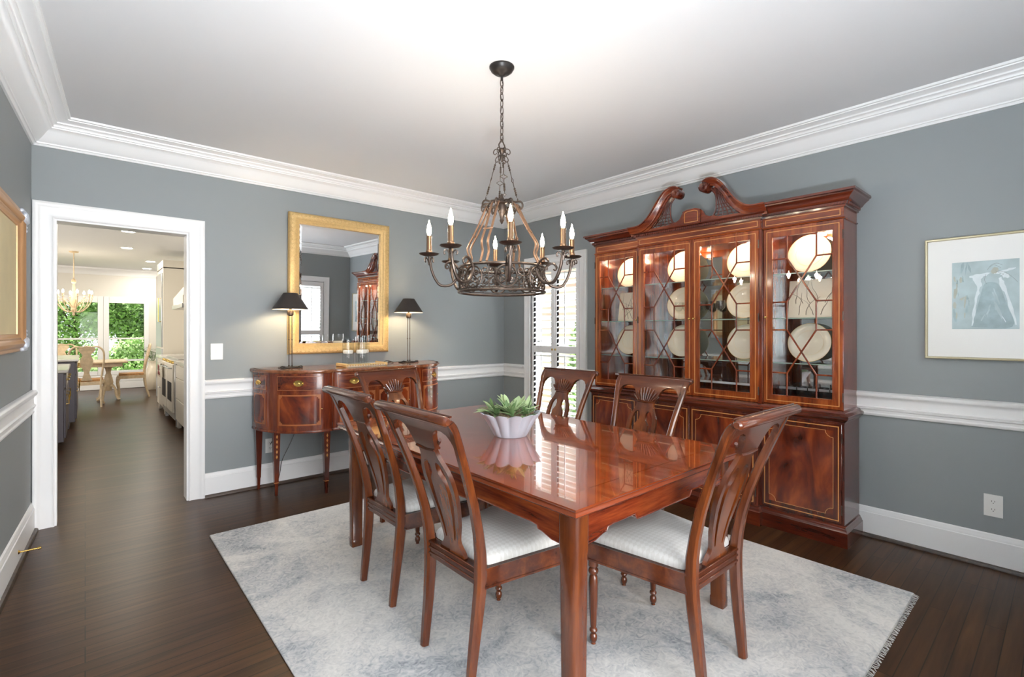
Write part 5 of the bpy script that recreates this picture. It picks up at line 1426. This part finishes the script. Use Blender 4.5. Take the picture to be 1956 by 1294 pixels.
for y0, y1 in ((-.61, -.02), (.02, .61)):
    mb = MB(); mb.box(-.365, y0, .20, -.338, y1, .85, .004); d = mb.build('oven_door', 'cream', rn)
    mb = MB(); mb.tube([(-.365, y0+.05, .80), (-.40, y0+.05, .80), (-.40, y1-.05, .80), (-.365, y1-.05, .80)], .009, 8); mb.build('handle', 'steel', d)
    mb = MB(); mb.box(-.367, y0+.08, .34, -.364, y1-.08, .60); mb.build('oven_window', 'dark', d)
mb = MB()
for k in range(6): mb.lathe([(0, 0), (.018, 0), (.015, -.025), (0, -.026)], 12, (-.34, -.50+k*.20, .875), ax='x')
mb.build('control_knobs', 'brass', rn)
mb = MB(); mb.box(-.30, -.60, .90, .32, .60, .925, .003); mb.box(.30, -.63, .90, .36, .63, 1.02); mb.build('cooktop', 'steel', rn)
hd = thing('range_hood', 'cream sloping range hood with steel lip on the kitchen wall', 'range hood', (KX1, 8.59, 1.66))
mb = MB(); mb.prism([(-.60, 0), (0, 0), (0, .75), (-.18, .75), (-.60, .14)], -.50, .50, lambda a, b, h: (a, h, b)); mb.build('hood_body', 'cream', hd)
mb = MB(); mb.box(-.615, -.515, -.03, -.02, .515, .035, .004); mb.build('hood_lip', 'steel', hd)
tc_ = thing('tall_cabinet', 'tall cream kitchen cabinet with crown beyond the range', 'cabinet', (1.36, 10.62, 0))
mb = MB(); mb.box(-.36, -.45, 0, .255, .45, 2.40, .004); mb.build('cabinet_body', 'cream', tc_)
mb = MB(); mb.sweep([(.255, -.45), (-.36, -.45), (-.36, .45)], [(0, 2.38), (-.02, 2.39), (-.04, 2.42), (-.08, 2.50), (-.09, 2.52), (0, 2.52)]); mb.build('crown', 'cream', tc_)
for z0, z1 in ((.12, 1.0), (1.03, 2.30)):
    mb = MB(); mb.box(-.382, -.42, z0, -.358, .42, z1, .004); d = mb.build('cabinet_door', 'steel', tc_)
    mb = MB(); mb.tube([(-.382, -.36, (z0+z1)/2-.2), (-.42, -.36, (z0+z1)/2-.2), (-.42, -.36, (z0+z1)/2+.2), (-.382, -.36, (z0+z1)/2+.2)], .008, 6); mb.build('handle', 'brass', d)
tw = thing('kitchen_towel', 'cream kitchen towel with dark red flowers hanging on the range handle', 'towel', (.848, 9.0, .812))
mb = MB(); mb.box(-.016, -.15, -.19, -.011, .15, .012, .002); mb.box(-.016, -.15, .010, .016, .15, .015, .002); mb.box(.011, -.15, -.05, .015, .15, .012, .001); cl_o = mb.build('towel_cloth', 'china', tw)
mb = MB(); random.seed(4)
for k in range(16):
    c = (-.017, random.uniform(-.12, .12), random.uniform(-.15, -.01)); mb.disc_sphere(c, random.uniform(.018, .032), 8, (.12, 1, 1))
mb.build('flower_pattern', 'red', cl_o)
mb = MB(); mb.box(1.00, 7.50, .911, 1.40, 7.80, .965, .006)
tag(mb.build('cutting_board', 'rattan'), 'thick tan cutting board on the worktop by the doorway', 'cutting board')

# downlights
for k, (x, y) in enumerate([(.455, 8.67), (.53, 10.43), (.99, 12.18), (1.04, 13.6), (-1.2, 8.67), (-1.2, 12.2)]):
    lab = ['nearest the doorway', 'second from the doorway', 'third from the doorway', 'nearest the far windows', 'over the hidden left side, nearer', 'over the hidden left side, farther'][k]
    if k < 4:
        t = thing('recessed_light', 'round recessed kitchen ceiling light, %s' % lab, 'ceiling light', (x, y, HC), 0, 'recessed kitchen ceiling lights')
        mb = MB(); mb.lathe([(.07, 0), (.095, 0), (.095, -.006), (.075, -.004), (.07, 0)], 28); mb.build('trim_ring', 'white', t)
        mb = MB(); mb.lathe([(0, -.002), (.074, -.002), (.074, -.0045), (0, -.0045)], 28); mb.build('lens', 'bulb_w', t)
    light('recessed_spot', 'AREA', (x, y, HC-.02), 6, (1.0, .93, .82), .14)

# kitchen chandelier
kc = thing('kitchen_chandelier', 'small cream curved-arm chandelier over the breakfast table', 'chandelier', (-.15, 11.5, HC))
mb = MB(); mb.lathe([(0, 0), (.07, 0), (.06, -.02), (.015, -.03), (0, -.03)], 18); mb.build('canopy', 'cchair', kc)
mb = MB(); mb.tube([(0, 0, -.02), (0, 0, -.95)], .008, 8); mb.lathe([(0, -.46), (.03, -.50), (.035, -.54), (.012, -.57), (.02, -.62), (.03, -.80), (.045, -.90), (.03, -.98), (.045, -1.02), (.015, -1.08), (.02, -1.11), (0, -1.14)], 16); mb.build('stem', 'cchair', kc)
for q in range(8):
    a = 2*PI*q/8+.2; c, s_ = math.cos(a), math.sin(a)
    mb = MB(); mb.tube([(c*r, s_*r, z) for r, z in spline([(.02, -1.04), (.09, -1.06), (.18, -.98), (.24, -.86), (.245, -.80)], 5)], .008, 6)
    mb.tube([(c*r, s_*r, z) for r, z in spline([(.03, -.98), (.10, -.90), (.16, -.84), (.20, -.86), (.18, -.90)], 4)], .005, 5)
    mb.lathe([(0, -.80), (.03, -.795), (.012, -.785), (.012, -.74), (0, -.74)], 12, (c*.245, s_*.245, 0)); ar = mb.build('arm', 'cchair', kc)
    mb = MB(); mb.lathe([(0, -.745), (.014, -.73), (.016, -.71), (.006, -.68), (0, -.675)], 10, (c*.245, s_*.245, 0)); mb.build('flame_bulb', 'bulb', ar)
light('kitchen_chandelier_light', 'POINT', (-.15, 11.5, 1.98), 4, (1.0, .88, .7), radius=.2)

# breakfast table and chairs
bt = thing('breakfast_table', 'cream carved pedestal breakfast table near the kitchen windows', 'table', (-.12, 11.95, 0))
mb = MB(); mb.box(-.72, -.50, .715, .72, .50, .75, .012); mb.box(-.64, -.42, .65, .64, .42, .716); mb.build('tabletop', 'cchair', bt)
for sx in (-.45, .45):
    mb = MB(); mb.lathe([(.045, .62), (.09, .66), (.05, .60), (.035, .52), (.06, .42), (.075, .34), (.05, .26), (.05, .20), (.03, .18)], 16, (sx, 0, 0))
    mb.lathe([(0, .18), (.05, .18), (.075, .34), (.06, .42), (.035, .52), (.05, .60), (.10, .655), (0, .656)], 16, (sx, 0, 0))
    for q in range(4):
        a = PI/4+q*PI/2; c, s_ = math.cos(a), math.sin(a)
        mb.tube([(sx+c*r, s_*r, z) for r, z in spline([(.03, .26), (.09, .27), (.15, .19), (.17, .08), (.21, .025), (.23, .035)], 4)], [.024]*5+[.02]*8+[.018]*7+[.014], 8)
    mb.build('pedestal', 'cchair', bt)
def qa_chair(lab, loc, rz):
    t = thing('breakfast_chair', lab, 'chair', loc, rz, 'cream breakfast chairs in the kitchen')
    mb = MB(); mb.prism([(-.24, .22), (.24, .22), (.20, -.20), (-.20, -.20)], .38, .44); mb.build('seat_frame', 'cchair', t)
    mb = MB(); mb.prism([(-.225, .205), (.225, .205), (.185, -.185), (-.185, -.185)], .44, .475); mb.build('seat', 'rattan', t)
    for sx in (-1, 1):
        mb = MB(); P = spline([(sx*.215, .195, .42), (sx*.245, .225, .33), (sx*.225, .205, .18), (sx*.215, .20, .07), (sx*.235, .225, .012)], 5)
        mb.tube(P, [.032-.001*k if k < 14 else .018 for k in range(len(P))], 8); mb.build('leg', 'cchair', t)
        mb = MB(); P = spline([(sx*.19, -.27, .0), (sx*.185, -.215, .22), (sx*.185, -.195, .45), (sx*.205, -.205, .62), (sx*.225, -.245, .82), (sx*.215, -.275, .96), (sx*.15, -.288, 1.035), (sx*.06, -.29, 1.03), (0, -.29, 1.045)], 4)
        mb.beam(P, .032, .028, (0, 1, 0), .3); mb.build('back_leg', 'cchair', t)
    y_of = lambda z: -.195-.095*max(0, (z-.45)/.58)**1.3
    hs = spline([(.035, 1.03), (.11, 1.01), (.10, .96), (.055, .90), (.075, .84), (.085, .78), (.06, .68), (.035, .60), (.05, .53), (.075, .46)], 3)
    hs = [tuple(p) for p in hs]
    mb = MB(); mb.plate(hs+[(-u, v) for u, v in reversed(hs)], [], -.008, .008, lambda a, b, h: (a, y_of(b)+h, b), grid=.05); mb.build('splat', 'cchair', t)
    return t
q1 = qa_chair('cream vase-splat breakfast chair with its back to the doorway, in full view', (.02, 11.20, 0), 0)
dup(q1, (.70, 12.25, 0), math.radians(88), 'cream vase-splat breakfast chair at the right end of the breakfast table')
dup(q1, (-.60, 11.20, 0), 0, 'cream vase-splat breakfast chair partly cut by the left door casing, back to the doorway')
dup(q1, (-.35, 12.72, 0), PI, 'cream vase-splat breakfast chair on the window side of the breakfast table')
# palm in a pale vase
pv = thing('potted_palm', 'feathery palm in a tall white textured floor vase by the kitchen window', 'plant', (1.14, 13.55, 0))
mb = MB(); mb.lathe([(0, 0), (.10, 0), (.15, .10), (.17, .24), (.15, .40), (.10, .52), (.075, .60), (.09, .64), (.08, .64), (.065, .60), (0, .58)], 24, fl=lambda th, j: 1+.03*math.cos(12*th)); mb.build('vase', 'china', pv)
random.seed(9)
for k in range(11):
    a = 2*PI*k/11; el = random.uniform(.9, 1.35); d = Vector((math.cos(a)*math.cos(el), math.sin(a)*math.cos(el), math.sin(el))); L = random.uniform(.55, .80)
    P = [Vector((0, 0, .60))+d*(L*t)+Vector((math.cos(a), math.sin(a), -1))*.22*t*t*(1 if math.cos(a) < .3 else .5) for t in [j/9 for j in range(10)]]
    mb = MB(); mb.tube(P, .004, 4); sd = Vector((-math.sin(a), math.cos(a), 0))
    for j in range(2, 10):
        for sg in (-1, 1):
            e_ = P[j]+sd*sg*.10+Vector((0, 0, -.03))+d*.05
            if e_.x > .40: e_.x = .40
            v = (P[j]-P[j-1]).normalized()*.006
            mb.add([P[j]-v, P[j]+v, e_, P[j]+v+Vector((0, 0, .003))], [(0, 1, 2), (0, 2, 3), (1, 3, 2), (0, 3, 1)])
    mb.build('frond', 'leaf', pv)

# ------------------------------------------------------------------ trees and shrubs outside
def tree(name, lab, c, R, mat, n, grp, trunk=True, ls=.16, seed=1):
    random.seed(seed); t = thing(name, lab, 'tree' if trunk else 'bush', (c[0], c[1], -.45), 0, grp); zc = c[2]+.45
    mb = MB(); blobs = []
    for k in range(9):
        a = random.uniform(0, 2*PI); rr = random.uniform(0, .55); blobs.append((Vector((R[0]*rr*math.cos(a), R[1]*rr*math.sin(a), zc+R[2]*random.uniform(-.55, .55))), random.uniform(.42, .62)))
    for k in range(n):
        b, s_ = random.choice(blobs); th = random.uniform(0, 2*PI); u = random.uniform(-1, 1); q = math.sqrt(1-u*u); rad = random.uniform(.75, 1.0)
        p = b+Vector((R[0]*s_*q*math.cos(th), R[1]*s_*q*math.sin(th), R[2]*s_*u))*rad
        d = Vector((random.uniform(-1, 1), random.uniform(-1, 1), random.uniform(-.7, .5))).normalized(); e = d.orthogonal().normalized(); e = (e*math.cos(th)+d.cross(e)*math.sin(th)); l = ls*random.uniform(.6, 1.3); w_ = l*.42; p.z = max(p.z, l+.03)
        mb.add([p, p+d*l*.5+e*w_, p+d*l, p+d*l*.5-e*w_], [(0, 1, 2, 3)])
    o = mb.build('foliage', mat, t, smooth=False)
    if trunk:
        mb = MB(); mb.tube([(0, 0, 0), (.05, 0, zc*.5), (0, 0, zc)], [.14, .11, .06], 8)
        for k in range(5): a = k*1.3; mb.tube([(0, 0, zc*(.45+.08*k)), (R[0]*.45*math.cos(a), R[1]*.45*math.sin(a), zc*(.45+.08*k)+.6*R[2])], [.05, .02], 6)
        mb.build('trunk', 'bark', t)
    return t
TR = [('leafy_tree', 'broad light green tree filling the left kitchen window', (-1.9, 23.0, 2.3), (1.75, 1.6, 2.6), 'tree_a', 15000, True, 1),
      ('leafy_tree', 'light green tree behind the mullion between the kitchen windows', (1.3, 26.5, 2.6), (1.9, 1.6, 2.8), 'tree_a', 15000, True, 2),
      ('leafy_tree', 'darker olive tree at the right side of the right kitchen window', (2.45, 21.5, 2.0), (1.1, 1.1, 2.0), 'tree_b', 11000, True, 3),
      ('leafy_tree', 'pale tree far behind the others beyond the kitchen windows', (-.4, 31.5, 2.4), (3.6, 1.8, 3.4), 'tree_a', 14000, True, 4),
      ('leafy_bush', 'low dark green bush below the left kitchen window tree', (-.9, 19.5, .35), (1.5, .9, .8), 'tree_b', 4200, False, 5),
      ('leafy_bush', 'low bright green bush below the right kitchen window', (1.1, 19.8, .4), (1.2, .9, .85), 'tree_a', 4200, False, 6),
      ('leafy_bush', 'tall dark bush outside the shuttered dining room window', (6.75, 5.75, .75), (.42, .42, 1.1), 'tree_a', 3500, False, 7),
      ('leafy_bush', 'green bush outside the window reflected in the mirror', (2.9, -5.0, 1.3), (1.8, .9, 1.7), 'tree_a', 4500, False, 8)]
for nm, lab, c, R, mt_, n, tr_, sd in TR: tree(nm, lab, c, R, mt_, n, 'trees and bushes outside', tr_, .13 if tr_ else .09, sd)
mb = MB(); mb.box(7.2, 5.4, -.449, 7.6, 9.6, 4.6); tag(mb.build('brick_wall', 'brick'), 'pinkish brick wall outside the shuttered dining room window', 'wall')
